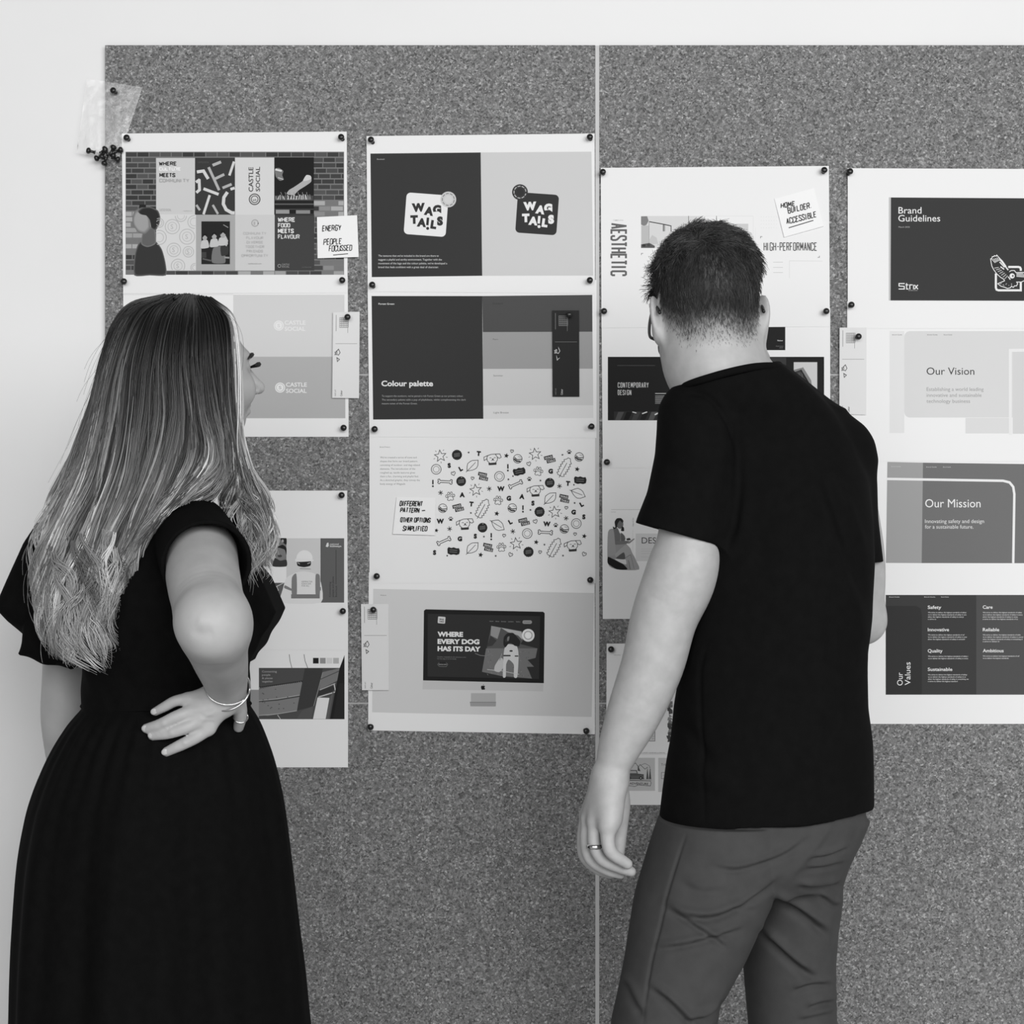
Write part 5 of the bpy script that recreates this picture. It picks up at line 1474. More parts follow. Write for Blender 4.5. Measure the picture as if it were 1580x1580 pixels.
# hair -----------------------------------------------------------------
def w_hair():
    rng = np.random.RandomState(12)
    def hw(py):   # outline of the hair mass: centre and half width on the photo
        ys = [456, 464, 473, 490, 508, 548, 600, 640, 700, 760, 830, 900, 960, 1040]
        cs = [271, 268, 268, 273, 272, 267, 258, 255, 250, 235, 150, 130, 120, 135]
        ws = [40, 63, 80, 97, 104, 110, 114, 117, 128, 142, 106, 84, 70, 50]
        return np.interp(py, ys, cs), np.interp(py, ys, ws)
    def depth(px, py, front):
        c, w = hw(py)
        u = np.clip((px - c) / (w + 4), -1, 1)
        t = .118 * (1 - np.exp(-np.maximum(py - 450, 2) / 32.0)) - .010 * np.clip((py - 800) / 240, 0, 1)
        y = np.interp(py, [455, 600, 700, 780, 860, 1040], [-.585, -.59, -.60, -.61, -.625, -.64]) - t * np.sqrt(np.maximum(0, 1 - u * u))
        yf = np.interp(py, [455, 480, 505, 530, 560, 650, 700, 740, 790, 950], [-.615, -.645, -.663, -.672, -.675, -.672, -.664, -.646, -.610, -.59])
        return y * (1 - front) + np.minimum(yf, y * .0 + yf) * front
    G = [
     [(246, 459), (204, 469), (178, 496), (160, 546), (144, 600), (128, 655), (108, 715), (84, 768), (60, 816), (50, 850), (56, 905), (70, 935)],
     [(254, 458), (212, 473), (186, 510), (168, 570), (154, 650), (136, 725), (102, 798), (74, 872), (66, 940), (78, 990), (98, 1022)],
     [(262, 457), (224, 477), (200, 520), (184, 580), (174, 660), (158, 740), (132, 820), (102, 900), (90, 965), (104, 1010), (128, 1034)],
     [(270, 457), (237, 482), (212, 560), (202, 650), (192, 740), (156, 830), (124, 915), (112, 975), (128, 1012), (165, 1033)],
     [(280, 457), (252, 488), (236, 560), (230, 650), (214, 740), (178, 830), (150, 915), (140, 965), (154, 1000), (182, 1018)],
     [(286, 456), (268, 488), (256, 560), (258, 640), (244, 720), (212, 800), (186, 870), (170, 930), (164, 968), (180, 992)],
     [(291, 456), (282, 488), (276, 560), (282, 640), (268, 720), (236, 790), (208, 835), (192, 885), (182, 930), (172, 965)],
     [(297, 457), (298, 490), (296, 560), (306, 640), (318, 695), (304, 735), (272, 768), (240, 800), (216, 840), (202, 885)],
     [(303, 458), (314, 492), (318, 560), (328, 630), (342, 680), (344, 722), (318, 752), (290, 770), (262, 800), (240, 830)],
     [(309, 459), (328, 494), (336, 560), (344, 630), (356, 690), (362, 735), (372, 775), (384, 815), (392, 850), (386, 885)],
     [(318, 461), (347, 490), (354, 560), (358, 630), (366, 690), (384, 740), (404, 785), (410, 825), (398, 862), (404, 900)],
     [(326, 462), (361, 492), (370, 555), (369, 620), (371, 680), (388, 730), (410, 770), (415, 812), (404, 850), (398, 880)],
    ]
    fr = np.array([0, 0, 0, 0, 0, 0, 0, .0, .35, 1, 1, 1.0])
    K = 44
    Gs = np.stack([smooth_line(np.array(g, float), K) for g in G])      # (guides, K, 2)
    nG = len(G)
    curves, radii, tones = [], [], []
    t = np.linspace(0, 1, K)
    nclump = 430
    for ci in range(nclump):
        u = rng.uniform(0, nG - 1.001)
        if rng.rand() < .12: u = rng.uniform(8.6, nG - 1.001)
        i = int(u); f = u - i
        base = Gs[i] * (1 - f) + Gs[i + 1] * f
        frc = fr[i] * (1 - f) + fr[i + 1] * f
        layer = rng.rand() ** 1.3 * .028
        amp = rng.uniform(5.0, 12.0); lam = rng.uniform(1.5, 2.4); ph = 3.0 * u + rng.normal(0, 1.0)
        amp2 = rng.uniform(8, 26)
        bright = math.exp(rng.normal(-.08, .58)); endt = rng.uniform(.66, 1.0) * (.80 if i == 8 else 1)
        dark_until = rng.uniform(.10, .30)
        drift = rng.normal(0, 5, 2)
        ns = rng.randint(9, 17)
        for _ in range(ns):
            tt = t * endt * rng.uniform(.93, 1.0)
            p = np.stack([np.interp(tt, t, base[:, 0]), np.interp(tt, t, base[:, 1])], 1)
            grow = tt ** 1.3
            w = amp * grow * np.sin(lam * 2 * PI * tt * 1.5 + ph) + amp2 * np.maximum(0, tt - .62) * 2.2 * np.sin(lam * 2 * PI * tt * 1.7 + ph * 1.7)
            sp = rng.normal(0, 1, 2) * (1.3 + 3.4 * tt[:, None] ** 1.5)
            p = p + np.stack([w, .35 * w], 1) * 1.0 + sp + drift * tt[:, None]
            y = depth(p[:, 0], p[:, 1], frc) + layer * (1 - .3 * tt) + rng.normal(0, .0025) + .006 * grow * np.sin(lam * 2 * PI * tt * 1.5 + ph + 1.3)
            q = np.stack([P(a, b, c) for (a, b), c in zip(p, y)])
            curves.append(q)
            r = rng.uniform(.00055, .00105)
            radii.append(r * np.clip(1.15 - .75 * tt ** 3, .25, 1) * np.where(t > .97, .4, 1))
            k = np.clip((tt - dark_until) / .45, 0, 1)
            base_t = .014 + (.26 * k ** 1.25 + .15 * np.clip((tt - .50) / .4, 0, 1))
            if u > nG - 1.75: base_t = np.maximum(base_t, .40 * np.clip((tt - .03) / .08, 0, 1))
            tones.append(np.clip(base_t * bright * rng.uniform(.75, 1.3), .008, .8))
    # loose curls at the ends
    locks = [(x, 915 + rng.uniform(-100, 30), rng.uniform(85, 150), 0, rng.uniform(7, 15), rng.choice((-1, 1))) for x in rng.uniform(76, 182, 26)]
    locks += [(rng.uniform(372, 398), rng.uniform(740, 800), rng.uniform(95, 135), 1, rng.uniform(8, 14), rng.choice((-1, 1))) for _ in range(13)]
    for x0, y0, L_, f_, A_, sg in locks:
        turns = rng.uniform(.55, 1.05); p0 = rng.uniform(0, 6.28); bright = math.exp(rng.normal(-.1, .45)); drift = rng.normal(0, 9) + (8 if f_ else 4)
        dy_ = rng.uniform(-.012, .004)
        for _ in range(11):
            o_ = rng.normal(0, 2.8, 2); A2 = A_ * rng.uniform(.7, 1.25); q0 = p0 + rng.normal(0, .2)
            gx = x0 + o_[0] + drift * t + sg * A2 * (np.sin(q0 + turns * 2 * PI * t) - math.sin(q0)) * np.minimum(1, t * 2.2)
            Ls = min(L_, 1030 - y0) * rng.uniform(.68, 1.0) if f_ == 0 else L_ * rng.uniform(.62, 1.0)
            gy = y0 + o_[1] + Ls * t + A2 * .55 * (np.cos(q0 + turns * 2 * PI * t) - math.cos(q0)) * np.minimum(1, t * 2.2)
            yy = depth(gx, gy, float(f_)) - .004 + dy_ + .35 * A2 * .001 * np.cos(q0 + turns * 2 * PI * t)
            curves.append(np.stack([P(a, b, c) for a, b, c in zip(gx, gy, yy)]))
            radii.append(rng.uniform(.0005, .0009) * np.clip(1.1 - .9 * t ** 2, .15, 1))
            tones.append(np.clip((.25 + .15 * t) * bright * rng.uniform(.75, 1.25), .03, .75))
    # loose flyaway hairs
    for _ in range(130):
        u = rng.choice([rng.uniform(0, 1.2), rng.uniform(0, nG - 1.001)]); i = int(u); f = u - i
        if i == 8: f = 0.0
        base = Gs[i] * (1 - f) + Gs[i + 1] * f; frc = fr[i] * (1 - f) + fr[i + 1] * f
        s0 = rng.uniform(0, .6); tt = s0 + t * rng.uniform(.15, .4)
        p = np.stack([np.interp(tt, t, base[:, 0]), np.interp(tt, t, base[:, 1])], 1)
        dr = np.array((rng.normal(-5, 9), rng.normal(-2, 7))); p = p + dr * (t[:, None] ** 1.4) + np.stack([5 * np.sin(5 * t + u), 3 * np.sin(6 * t)], 1)
        y = depth(p[:, 0], p[:, 1], frc) - .006 - .014 * t * rng.rand()
        curves.append(np.stack([P(a, b, c) for (a, b), c in zip(p, y)])); radii.append(np.full(K, .00020))
        tones.append(np.clip(.03 + .25 * np.clip((tt - .2) / .4, 0, 1), .02, .5))
    # inner volume that the strands lie on
    v = Vol((-.90, -.86, .99), (-.33, -.42, 1.66), .0032)
    rows = []
    for py in (462, 475, 500, 540, 600, 650, 700, 740, 780, 830, 890, 940, 985):
        c, w = hw(py); tdep = np.interp(py, [455, 475, 500, 520, 600, 700, 780, 1040], [.012, .044, .072, .086, .10, .10, .085, .05])
        yc = np.interp(py, [455, 600, 700, 780, 860, 1040], [-.585, -.59, -.60, -.615, -.65, -.68])
        ww = w - (4 if py < 500 else 12 if py < 760 else 22)
        cr = c - 4
        if 500 <= py <= 700: cr = c - 8; ww = w - 12
        rows.append((py, cr - max(ww, 6), cr + max(ww, 6), yc, max(tdep - .012, .012)))
    v.put(stack(rowsP(rows), 2.1), 0)
    v.put(chain([P(330, 640, -.62), P(358, 700, -.63), P(378, 750, -.615), P(398, 800, -.60), P(398, 850, -.58)], [.03, .024, .016, .011, .006]), .02)
    # leave the face free
    v.put(ell(HW((0, .10, -.03)), (.055, .055, .10), euler(-1.0, -.13, 0)), .01, 's')
    V, F = v.mesh(4)
    zz = V[:, 2]
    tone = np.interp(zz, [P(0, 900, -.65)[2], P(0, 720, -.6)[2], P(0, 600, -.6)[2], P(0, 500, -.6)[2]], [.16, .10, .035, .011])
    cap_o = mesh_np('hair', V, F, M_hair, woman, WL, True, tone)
    strands_mesh('hair_strands', curves, radii, tones, cap_o, WL, M_hair)
w_hair()
shoe('shoe', woman, (-.62, -.58, 0), (.7, .7, 0), WL, .24)
shoe('shoe', woman, (-.48, -.63, 0), (.75, .6, 0), WL, .24)
# ------------------------------------------------------------------ man
ML = P(1180, 790, -.60); ML[2] = 0.0
man = empty('person', ML)
tag(man, 'man in a black t-shirt and grey trousers with short dark hair, seen from behind', 'person')
M_trouser = mat('grey_cotton', 0.052, 0.85, 0.2, (40, 0.08), (600, 0.25, 0.0004))
MR = euler(.07, .30, -.02)
MO = P(1092, 484, -.585)

def hairline(q):
    h = np.interp(q[:, 1], [-.05, -.02, .012, .05, .08, .1], [-.070, -.040, .012, .03, .07, .085])
    return h + .018 * np.clip((np.abs(q[:, 0]) - .045) / .03, 0, 1) * (q[:, 1] < 0)
def m_body():
    v = Vol((.02, -.86, 0.0), (.66, -.10, 1.76), .0026)
    # trunk under the shirt
    v.put(stack(rowsP([(1345, 1060, 1270, -.60, .08), (1290, 1045, 1300, -.60, .10), (1200, 1060, 1320, -.60, .10), (1050, 1085, 1310, -.59, .09), (900, 1100, 1315, -.57, .095), (760, 1095, 1310, -.55, .095), (680, 1090, 1280, -.55, .078), (630, 1095, 1235, -.565, .06)])), 0)
    H = head(v, MO, MR, .98)
    # neck with the trapezius running out to the shoulders
    v.put(chain([P(1094, 505, -.585), P(1100, 548, -.592), P(1116, 590, -.592), P(1140, 640, -.575)], [.068, .0745, .0760, .070]), .03)
    v.put(cap(P(1140, 590, -.60), P(1190, 606, -.58), .038, .034), .03)
    # left arm
    y = -.64
    v.put(chain([P(1078, 700, y), P(1064, 830, y), P(1052, 885, y), P(1025, 953, y), P(1007, 1025, y), P(980, 1096, y), P(957, 1150, y), P(945, 1184, y), P(940, 1200, y)],
                [.042, .048, .0545, .0500, .0470, .0415, .0325, .0255, .0250]), .015)
    # left hand, little finger nearest
    wr = P(941, 1198, y)
    kn = [P(938, 1274, -.672), P(918, 1268, -.652), P(908, 1264, -.630), P(905, 1258, -.610)]
    for q, r in zip(kn, (.0150, .0130, .0120, .0120)): v.put(cap(wr, q, .0215, r), .012)
    v.put(cap(P(945, 1210, y - .008), P(944, 1262, -.662), .020, .0150), .015)
    v.put(chain([kn[0], P(938, 1298, -.676), P(944, 1316, -.676), P(968, 1333, -.670)], [.0125, .0105, .0098, .0080]), .004)
    v.put(chain([kn[1], P(917, 1302, -.656), P(929, 1326, -.656), P(955, 1338, -.652), P(974, 1345, -.648)], [.0110, .0098, .0094, .0090, .0076]), .003)
    v.put(chain([kn[2], P(905, 1302, -.634), P(912, 1326, -.634), P(936, 1342, -.632), P(958, 1349, -.628)], [.0110, .0098, .0094, .0088, .0074]), .003)
    v.put(chain([kn[3], P(899, 1296, -.613), P(902, 1322, -.612), P(922, 1341, -.610), P(942, 1349, -.608)], [.0105, .0092, .0088, .0082, .0070]), .003)
    v.put(chain([P(950, 1205, -.628), P(957, 1240, -.612), P(957, 1280, -.605), P(955, 1300, -.605), P(955, 1317, -.608)], [.017, .0155, .0110, .0108, .0085]), .008)
    # right arm, bent, the forearm towards the wall
    v.put(chain([P(1305, 730, -.50), P(1326, 860, -.48), P(1330, 955, -.47)], [.040, .040, .034]), .015)
    v.put(chain([P(1330, 958, -.47), P(1318, 930, -.38), P(1290, 905, -.28)], [.036, .038, .026]), .02)
    w2 = P(1290, 905, -.28)
    for i in range(4):
        kk = w2 + np.array((-.055 - .004 * i, .055 - .006 * i, .03 - .02 * i)); v.put(cap(w2, kk, .018, .0105), .012)
        v.put(chain([kk, kk + np.array((-.034, .012, -.004)), kk + np.array((-.056, .004, -.014)), kk + np.array((-.066, -.012, -.020))], [.010, .0092, .0088, .0075]), .004)
    v.put(chain([w2, w2 + np.array((-.02, .01, .045)), w2 + np.array((-.045, .02, .06)), w2 + np.array((-.07, .025, .058))], [.016, .013, .011, .009]), .008)
    # legs inside the trousers
    for pts in ([P(1115, 1330, -.62), P(1035, 1560, -.66), np.array((.245, -.64, .28)), np.array((.275, -.62, .09))], [P(1240, 1345, -.565), P(1222, 1560, -.53), np.array((.425, -.53, .28)), np.array((.425, -.54, .09))]):
        v.put(chain(pts, [.058, .050, .046, .034]), .03)
        e = pts[-1]; v.put(cap(e - np.array((0, .02, .03)), e + np.array((-.06, .14, -.045)), .036, .030), .02)
    V, F = v.mesh(2)
    mesh_np('body', V, F, M_skinM, man, ML, True, skin_tone(V))
    return H, V, normals(V, F)

M_skinM = mat_attr('skin_with_stubble', 0.5, 0.35, (55, .07), (260, 0.14, 0.0006))
def skin_tone(V):
    """bare skin with cropped stubble on the scalp, nape and jaw"""
    rng = np.random.RandomState(3)
    q = (V - MO) @ MR / .98
    t = np.full(len(V), .41)
    hl = hairline(q)
    scalp = np.clip((q[:, 2] - hl + .008) / .055, 0, 1) * (np.linalg.norm(q, axis=1) < .165)
    ear = (np.abs(q[:, 0]) > .0765) & (q[:, 1] > -.045) & (q[:, 1] < .04) & (q[:, 2] < .034)
    scalp = np.where(ear, 0, scalp)
    jaw = np.clip((q[:, 1] - .012) / .03, 0, 1) * np.clip((-.045 - q[:, 2]) / .02, 0, 1) * (q[:, 2] > -.14)
    jaw = np.where(ear, 0, jaw)
    t = t * (1 - scalp) + .05 * scalp
    t = t * (1 - .55 * jaw)
    return t
HM, MV, MN = m_body()

def m_shirt():
    v = Vol((.04, -.80, .76), (.64, -.34, 1.55), .0028)
    la = P(1018, 1266, -.60); ra = P(1345, 1241, -.60)
    nn = np.array((-(ra - la)[2], 0, (ra - la)[0])); nn = -nn / np.linalg.norm(nn)
    torso = stack(rowsP([(1310, 1014, 1346, -.60, .128), (1265, 1018, 1346, -.60, .127), (1170, 1031, 1344, -.60, .124), (1140, 1036, 1343, -.60, .123), (1090, 1040, 1337, -.595, .120), (1000, 1056, 1337, -.59, .118), (950, 1066, 1343, -.585, .119), (870, 1072, 1346, -.58, .122), (800, 1066, 1344, -.57, .124), (740, 1056, 1338, -.56, .120), (690, 1046, 1322, -.555, .108), (650, 1046, 1297, -.565, .104), (622, 1042, 1272, -.58, .098), (600, 1044, 1250, -.59, .090), (584, 1056, 1230, -.595, .083), (560, 1080, 1200, -.60, .076)]), 2.25, 0, (la, nn))
    f0, l0, h0 = torso
    na, nb = P(1038, 602, -.66), P(1196, 563, -.66)
    nk = np.array((-(nb - na)[2], 0, (nb - na)[0])); nk /= np.linalg.norm(nk)
    torso = (lambda X, Y, Z: np.maximum(f0(X, Y, Z), (X - na[0]) * nk[0] + (Z - na[2]) * nk[2] + 0 * Y), l0, h0)
    v.put(torso, 0)
    # left shoulder and sleeve, cut along its slanting hem
    ha = P(979, 806, -.63); hb = P(1119, 845, -.63)
    sn = np.array(((hb - ha)[2], 0, -(hb - ha)[0])); sn = sn / np.linalg.norm(sn)
    v.put(stack(rowsP([(870, 965, 1120, -.63, .066), (845, 970, 1120, -.63, .067), (800, 983, 1124, -.63, .069), (760, 998, 1130, -.625, .071), (700, 1009, 1138, -.62, .074), (650, 1013, 1140, -.61, .072), (625, 1019, 1130, -.605, .064), (607, 1032, 1110, -.60, .050), (598, 1046, 1096, -.60, .038)]), 2.2, 0, (ha, sn)), .022)
    v.put(cap(P(1058, 634, -.60), P(1140, 598, -.59), .030, .036), .025)
    # right shoulder and sleeve, farther away
    hc = P(1300, 866, -.50)
    v.put(stack(rowsP([(900, 1284, 1362, -.49, .056), (868, 1286, 1360, -.49, .056), (800, 1282, 1353, -.50, .060), (750, 1270, 1352, -.505, .066), (710, 1260, 1350, -.51, .070), (680, 1256, 1335, -.515, .066), (655, 1250, 1312, -.52, .056), (640, 1252, 1294, -.525, .044)]), 2.2, 0, (hc, np.array((0, 0, -1.0)))), .022)
    v.put(cap(P(1195, 602, -.57), P(1296, 690, -.53), .038, .050), .03)
    # openings: sleeve mouths and neck
    v.put(cap(P(1062, 770, -.63), P(1040, 880, -.63), .044, .064, None), .004, 's')
    v.put(cap(P(1318, 810, -.49), P(1324, 905, -.485), .028, .033, None), .003, 's')
    V, F = v.mesh(3)
    N = normals(V, F)
    R_ = .0035
    sets = [([(1138, 640), (1141, 720), (1134, 800), (1120, 850)], 7, -.0040), ([(1046, 606), (1090, 612), (1122, 650), (1137, 690)], 5, -.0028),
            ([(1240, 700), (1285, 830), (1318, 930), (1334, 1010)], 16, .0040), ([(1262, 700), (1306, 840), (1332, 930)], 13, -.0040),
            ([(1280, 720), (1310, 790), (1335, 860)], 10, .003), ([(1180, 880), (1190, 1000), (1186, 1130)], 40, .003),
            ([(1090, 1000), (1080, 1060), (1088, 1280)], 4, -.0016), ([(1150, 700), (1170, 820), (1175, 960)], 24, -.0025),
            ([(1012, 706), (1060, 730), (1120, 726)], 12, -.0020), ([(1000, 765), (1050, 780), (1110, 770)], 12, .0020),
            ([(1045, 1110), (1070, 1140), (1100, 1190)], 12, -.003), ([(1030, 1180), (1080, 1190), (1150, 1230)], 16, .0025)]
    disp = near_lines(V, N, sets, -.6)
    disp += .0012 * np.sin(38 * V[:, 0] + 9 * V[:, 2]) * np.sin(11 * V[:, 2] + 2)
    V = V + N * (1.6 * disp)[:, None]
    sh = mesh_np('t_shirt', V, F, M_tee, man, ML)
    # rib collar and hem stitching
    col = [P(1042, 604, -.600), P(1066, 592, -.648), P(1100, 581, -.668), P(1134, 572, -.677), P(1166, 566, -.674), P(1194, 565, -.660), P(1204, 568, -.62), P(1190, 576, -.57), P(1140, 592, -.525), P(1082, 602, -.535), P(1048, 606, -.57), P(1042, 604, -.600)]
    Vc, Fc = tube(smooth_line(col, 70), .0062, 8)
    tube_obj('collar', smooth_line(col, 70), .0062, M_tee, sh, 8, ML)
m_shirt()

def m_trousers():
    v = Vol((.03, -.86, .05), (.64, -.36, .90), .003)
    v.put(stack(rowsP([(1225, 1034, 1332, -.60, .116), (1265, 1022, 1334, -.60, .120), (1300, 1012, 1322, -.60, .122), (1340, 1010, 1296, -.60, .112), (1365, 1020, 1270, -.60, .095)])), 0)
    def leg(rows):
        return stack(rows, 2.1)
    lo = [(.30, .150, .268, -.67, .075), (.18, .17, .275, -.655, .066), (.07, .182, .285, -.64, .062)]
    L = rowsP([(1262, 1016, 1230, -.62, .112), (1300, 1003, 1226, -.625, .112), (1340, 991, 1214, -.63, .110), (1380, 979, 1196, -.64, .106), (1430, 971, 1172, -.65, .100), (1482, 963, 1148, -.655, .094), (1532, 953, 1120, -.665, .088), (1580, 942, 1104, -.67, .084), (1660, 938, 1094, -.675, .08)]) + lo
    v.put(leg(L), .0)
    ro = [(.30, .36, .478, -.53, .075), (.18, .365, .475, -.53, .066), (.07, .37, .475, -.53, .063)]
    Rr = rowsP([(1262, 1200, 1336, -.57, .100), (1290, 1190, 1322, -.56, .102), (1326, 1178, 1309, -.555, .102), (1360, 1168, 1298, -.55, .100), (1390, 1160, 1298, -.545, .096), (1430, 1150, 1292, -.54, .092), (1485, 1147, 1288, -.535, .088), (1535, 1151, 1289, -.53, .085), (1580, 1155, 1290, -.53, .083), (1660, 1160, 1290, -.53, .08)]) + ro
    v.put(leg(Rr), .016)
    V, F = v.mesh(3)
    N = normals(V, F)
    c = lambda pts: [(900 + a / 3.16, 1200 + b / 3.16) for a, b in pts]
    S = []
    def fold(pts, w, amp):
        q = c(pts); S.append((q, w, -amp)); S.append(([(a, b - w * 1.6) for a, b in q], w * 1.1, amp * .8))
    fold([(640, 440), (740, 455), (850, 430), (980, 380), (1090, 300)], 5, .0040)
    fold([(410, 625), (500, 680), (620, 690), (740, 650), (850, 580), (950, 500)], 6, .0060)
    fold([(400, 640), (530, 720), (640, 790), (700, 835)], 5, .0045)
    fold([(360, 840), (500, 820), (640, 785), (780, 740)], 5, .0045)
    fold([(330, 1030), (420, 1100), (500, 1180), (540, 1230)], 6, .0060)
    fold([(690, 1050), (660, 1130), (600, 1180), (500, 1190)], 6, .006)
    fold([(480, 520), (580, 560), (700, 550)], 7, .002)
    fold([(720, 640), (780, 655), (850, 640)], 6, .0025)
    fold([(1050, 540), (1150, 540), (1250, 522)], 5, .0050)
    fold([(930, 600), (1020, 640), (1120, 710), (1200, 780)], 7, .0075)
    fold([(868, 760), (950, 840), (1040, 920), (1140, 990)], 7, .0075)
    fold([(1020, 1050), (1100, 1020), (1220, 1012)], 5, .0045)
    fold([(1090, 1135), (1150, 1110), (1235, 1095)], 5, .0040)
    fold([(1040, 1190), (1120, 1175), (1230, 1150)], 5, .0030)
    fold([(1100, 400), (1200, 385), (1290, 345)], 4, .0035)
    fold([(1080, 450), (1180, 440), (1275, 415)], 4, .0030)
    fold([(1150, 570), (1210, 620), (1255, 632)], 5, .004)
    fold([(190, 980), (240, 1080), (290, 1180)], 7, .0040)
    S.append((c([(500, 280), (465, 380), (410, 560), (375, 720), (335, 880), (310, 1030), (290, 1200)]), 2.2, -.0022))
    S.append((c([(1220, 200), (1130, 330), (980, 510)]), 7, .003))
    V = V + N * (1.35 * near_lines(V, N, S, -.6))[:, None]
    mesh_np('trousers', V, F, M_trouser, man, ML)
m_trousers()
shoe('shoe', man, (.245, -.70, 0), (-.25, 1, 0), ML, .28)
shoe('shoe', man, (.430, -.60, 0), (.15, 1, 0), ML, .28)

# wedding ring and glasses
a, b = P(917, 1302, -.656), P(917, 1285, -.6545)
def mring():
    c = P(917.3, 1306, -.6565); ax = (a - b) / np.linalg.norm(a - b)
    u = np.cross(ax, (0, 1.0, 0)); u /= np.linalg.norm(u); w = np.cross(ax, u); V, F = [], []
    n = 28; prof = [(-.0032, .0104), (-.0032, .0118), (0, .0122), (.0032, .0118), (.0032, .0104)]
    for h, r in prof:
        for j in range(n): V.append(c + ax * h + r * (math.cos(2 * PI * j / n) * u + math.sin(2 * PI * j / n) * w))
    for i in range(len(prof)):
        i2 = (i + 1) % len(prof)
        for j in range(n): F.append((i * n + j, i * n + (j + 1) % n, i2 * n + (j + 1) % n, i2 * n + j))
    mesh_np('wedding_ring', V, F, M_silver, man, ML)
mring()
def glasses():
    M_fr = mat('glasses_frame', 0.012, 0.3, 0.5)
    root = None
    g = None
    for sx in (-1, 1):
        pts = [HM((sx * (.034 + .026 * math.copysign(abs(math.cos(t)) ** .7, math.cos(t))), .117, -.008 + .018 * math.copysign(abs(math.sin(t)) ** .7, math.sin(t)))) for t in np.linspace(0, 2 * PI, 33)]
        if g is None: g = tube_obj('glasses', pts, .0022, M_fr, man, 6, ML)
        else: tube_obj('rim', pts, .0022, M_fr, g, 6, ML)
        tm = [HM((sx * .066, .116, .006)), HM((sx * .076, .105, .008)), HM((sx * .0825, .06, .010)), HM((sx * .0845, .012, .012)), HM((sx * .0835, -.012, .008)), HM((sx * .0815, -.032, -.012))]
        tube_obj('temple', smooth_line(tm, 24), .0026, M_fr, g, 6, ML)
    tube_obj('bridge', smooth_line([HM((-.010, .118, 0)), HM((0, .124, .005)), HM((.010, .118, 0))], 10), .0018, M_fr, g, 6, ML)
glasses()

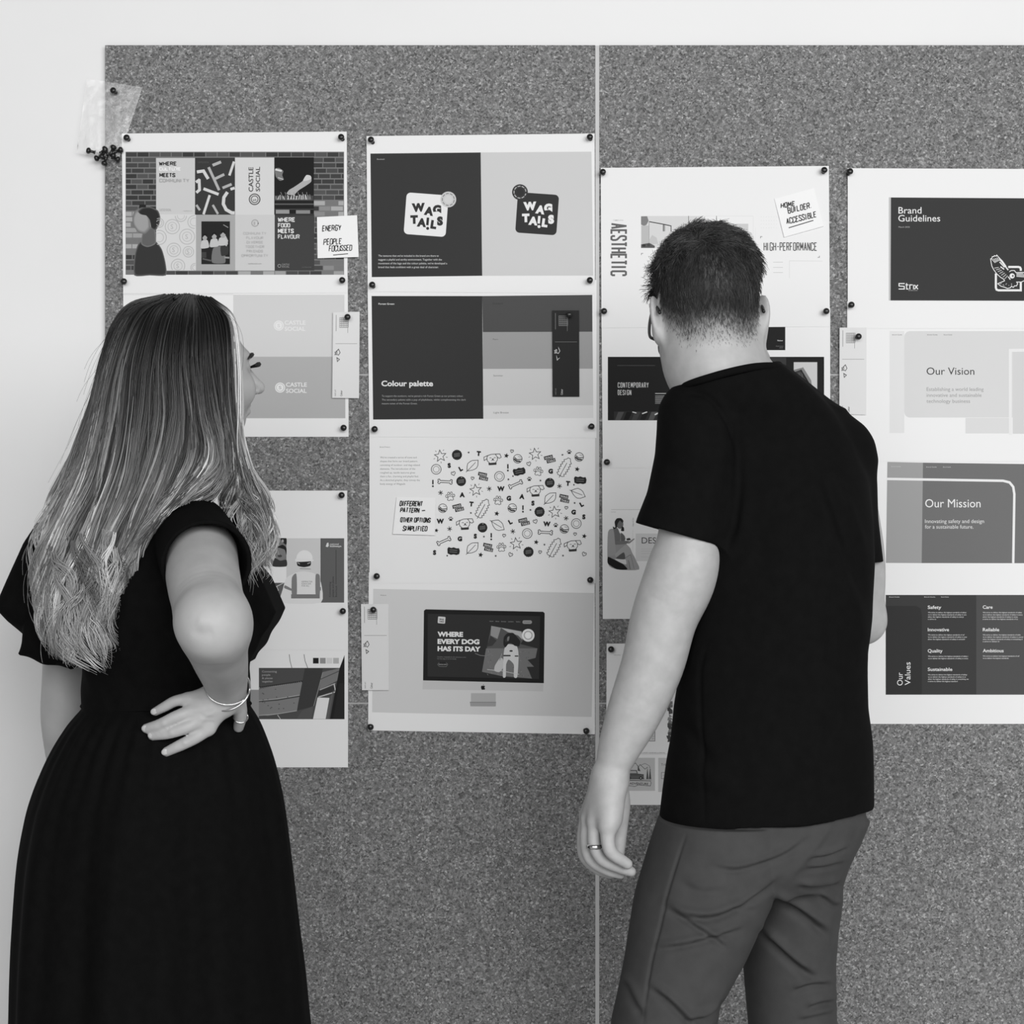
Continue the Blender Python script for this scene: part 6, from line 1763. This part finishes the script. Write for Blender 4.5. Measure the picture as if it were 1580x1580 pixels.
def m_hair():
    rng = np.random.RandomState(5)
    # close cap the longer hairs stand on
    v = Vol((.10, -.76, 1.38), (.42, -.36, 1.76), .0026)
    kc, kr = np.array((0, -.010, .060)), np.array((.0805, .0975, .0715))
    v.put(ell(HM(kc), kr * .98, MR), 0)
    def cut(X, Y, Z):
        q = [(X - MO[0]) * MR[0, i] + (Y - MO[1]) * MR[1, i] + (Z - MO[2]) * MR[2, i] for i in range(3)]
        return q[2] - (.020 + .55 * np.maximum(0, q[1]))
    v.put((cut, MO - .2, MO + .2), .004, 's')
    V, F = v.mesh(3)
    cap_o = mesh_np('hair', V, F, M_hair, man, ML, True, np.full(len(V), .012))
    q = (MV - MO) @ MR / .98; nr = MN @ MR
    hl = hairline(q)
    ear = (np.abs(q[:, 0]) > .0765) & (q[:, 2] < .034) & (q[:, 1] > -.045) & (q[:, 1] < .04)
    ok = np.where((np.linalg.norm(q, axis=1) < .165) & (q[:, 2] > hl - .014) & ~ear)[0]
    dens = np.clip((q[ok, 2] - hl[ok] + .014) / .040, .10, 1)
    pick = rng.choice(ok, 27000, True, dens / dens.sum())
    root = q[pick] + rng.normal(0, .0016, (len(pick), 3)); nrm = nr[pick]; n = len(pick)
    above = root[:, 2] - hl[pick]
    e = (root - kc) / kr; lv = np.linalg.norm(e, axis=1); ins = lv < 1
    root = np.where(ins[:, None], kc + e / lv[:, None] * kr, root)
    en = e / kr; en /= np.linalg.norm(en, axis=1)[:, None]
    nrm = np.where(ins[:, None], en, nrm)
    side = np.where(root[:, 2] > .03, 1, 0)
    top = np.clip((root[:, 2] - .042 + .25 * np.minimum(0, root[:, 1] + .04)) / .035, 0, 1)
    wh = np.array((-.026, -.092, .080))
    rad = root - wh; rad -= nrm * (rad * nrm).sum(1)[:, None]; dist = np.linalg.norm(rad, axis=1)[:, None]; rad /= dist + 1e-6
    swirl = np.cross(nrm, rad)
    flow = rad + .7 * swirl * np.exp(-dist / .05)
    down = np.tile((0, -.12, -1.0), (n, 1)) + .25 * np.stack([np.sin(60 * root[:, 0]), 0 * root[:, 0], 0 * root[:, 0]], 1)
    down -= nrm * (down * nrm).sum(1)[:, None]
    flow = flow * top[:, None] + (1 - top[:, None]) * (down + .30 * rad)
    cl = np.stack([np.sin(root @ k + p) for k, p in ((np.array((115, 60, 90)), 0.3), (np.array((-80, 130, 55)), 1.9), (np.array((55, -95, 120)), 4.0))], 1)
    flow = flow + cl * (.18 + .78 * top[:, None]) + rng.normal(0, .16, (n, 3))
    flow -= nrm * (flow * nrm).sum(1)[:, None]; flow /= np.linalg.norm(flow, axis=1)[:, None] + 1e-6
    ln = (1 - top) * (.005 + .010 * np.clip(above / .07, 0, 1)) + top * (.020 + .015 * np.clip((root[:, 1] + .02) / .08, 0, 1))
    ln = ln * rng.uniform(.65, 1.25, n)
    lift = .30 + top * rng.uniform(-.10, .35, n) + .35 * top * np.maximum(0, cl[:, 0])
    K = 7; t = np.linspace(0, 1, K)
    curl = np.cross(nrm, flow); ph = cl[:, 1] * 2.2; Cs = np.zeros((n, K, 3))
    for j in range(K):
        a = t[j]
        Cs[:, j] = root - nrm * .001 + flow * (a * ln * (1 - .25 * a))[:, None] + nrm * (lift * (a - .50 * a * a) * ln)[:, None] + curl * ((np.sin(2.6 * a + ph) - np.sin(ph)) * ln * .62 * top)[:, None] + rng.normal(0, .0003, (n, 3)) * a
    W = MO + (Cs.reshape(-1, 3) * .98) @ MR.T
    thick = (.00021 + .00007 * np.clip(above / .03, 0, 1) + .00020 * top) * rng.uniform(.7, 1.3, n)
    R = thick[:, None] * (1.05 - .65 * t[None, :])
    tone = (.026 + .010 * top + .09 * (1 - np.clip((above + .014) / .06, 0, 1))) * np.exp(rng.normal(0, .5, n)) * (1 + .8 * np.maximum(0, cl[:, 2]) * top + .3 * np.maximum(0, cl[:, 0]))
    strands_mesh('hair_strands', W.reshape(n, K, 3), R, np.tile(np.clip(tone, .006, .2)[:, None], (1, K)), cap_o, ML, M_hair)
m_hair()
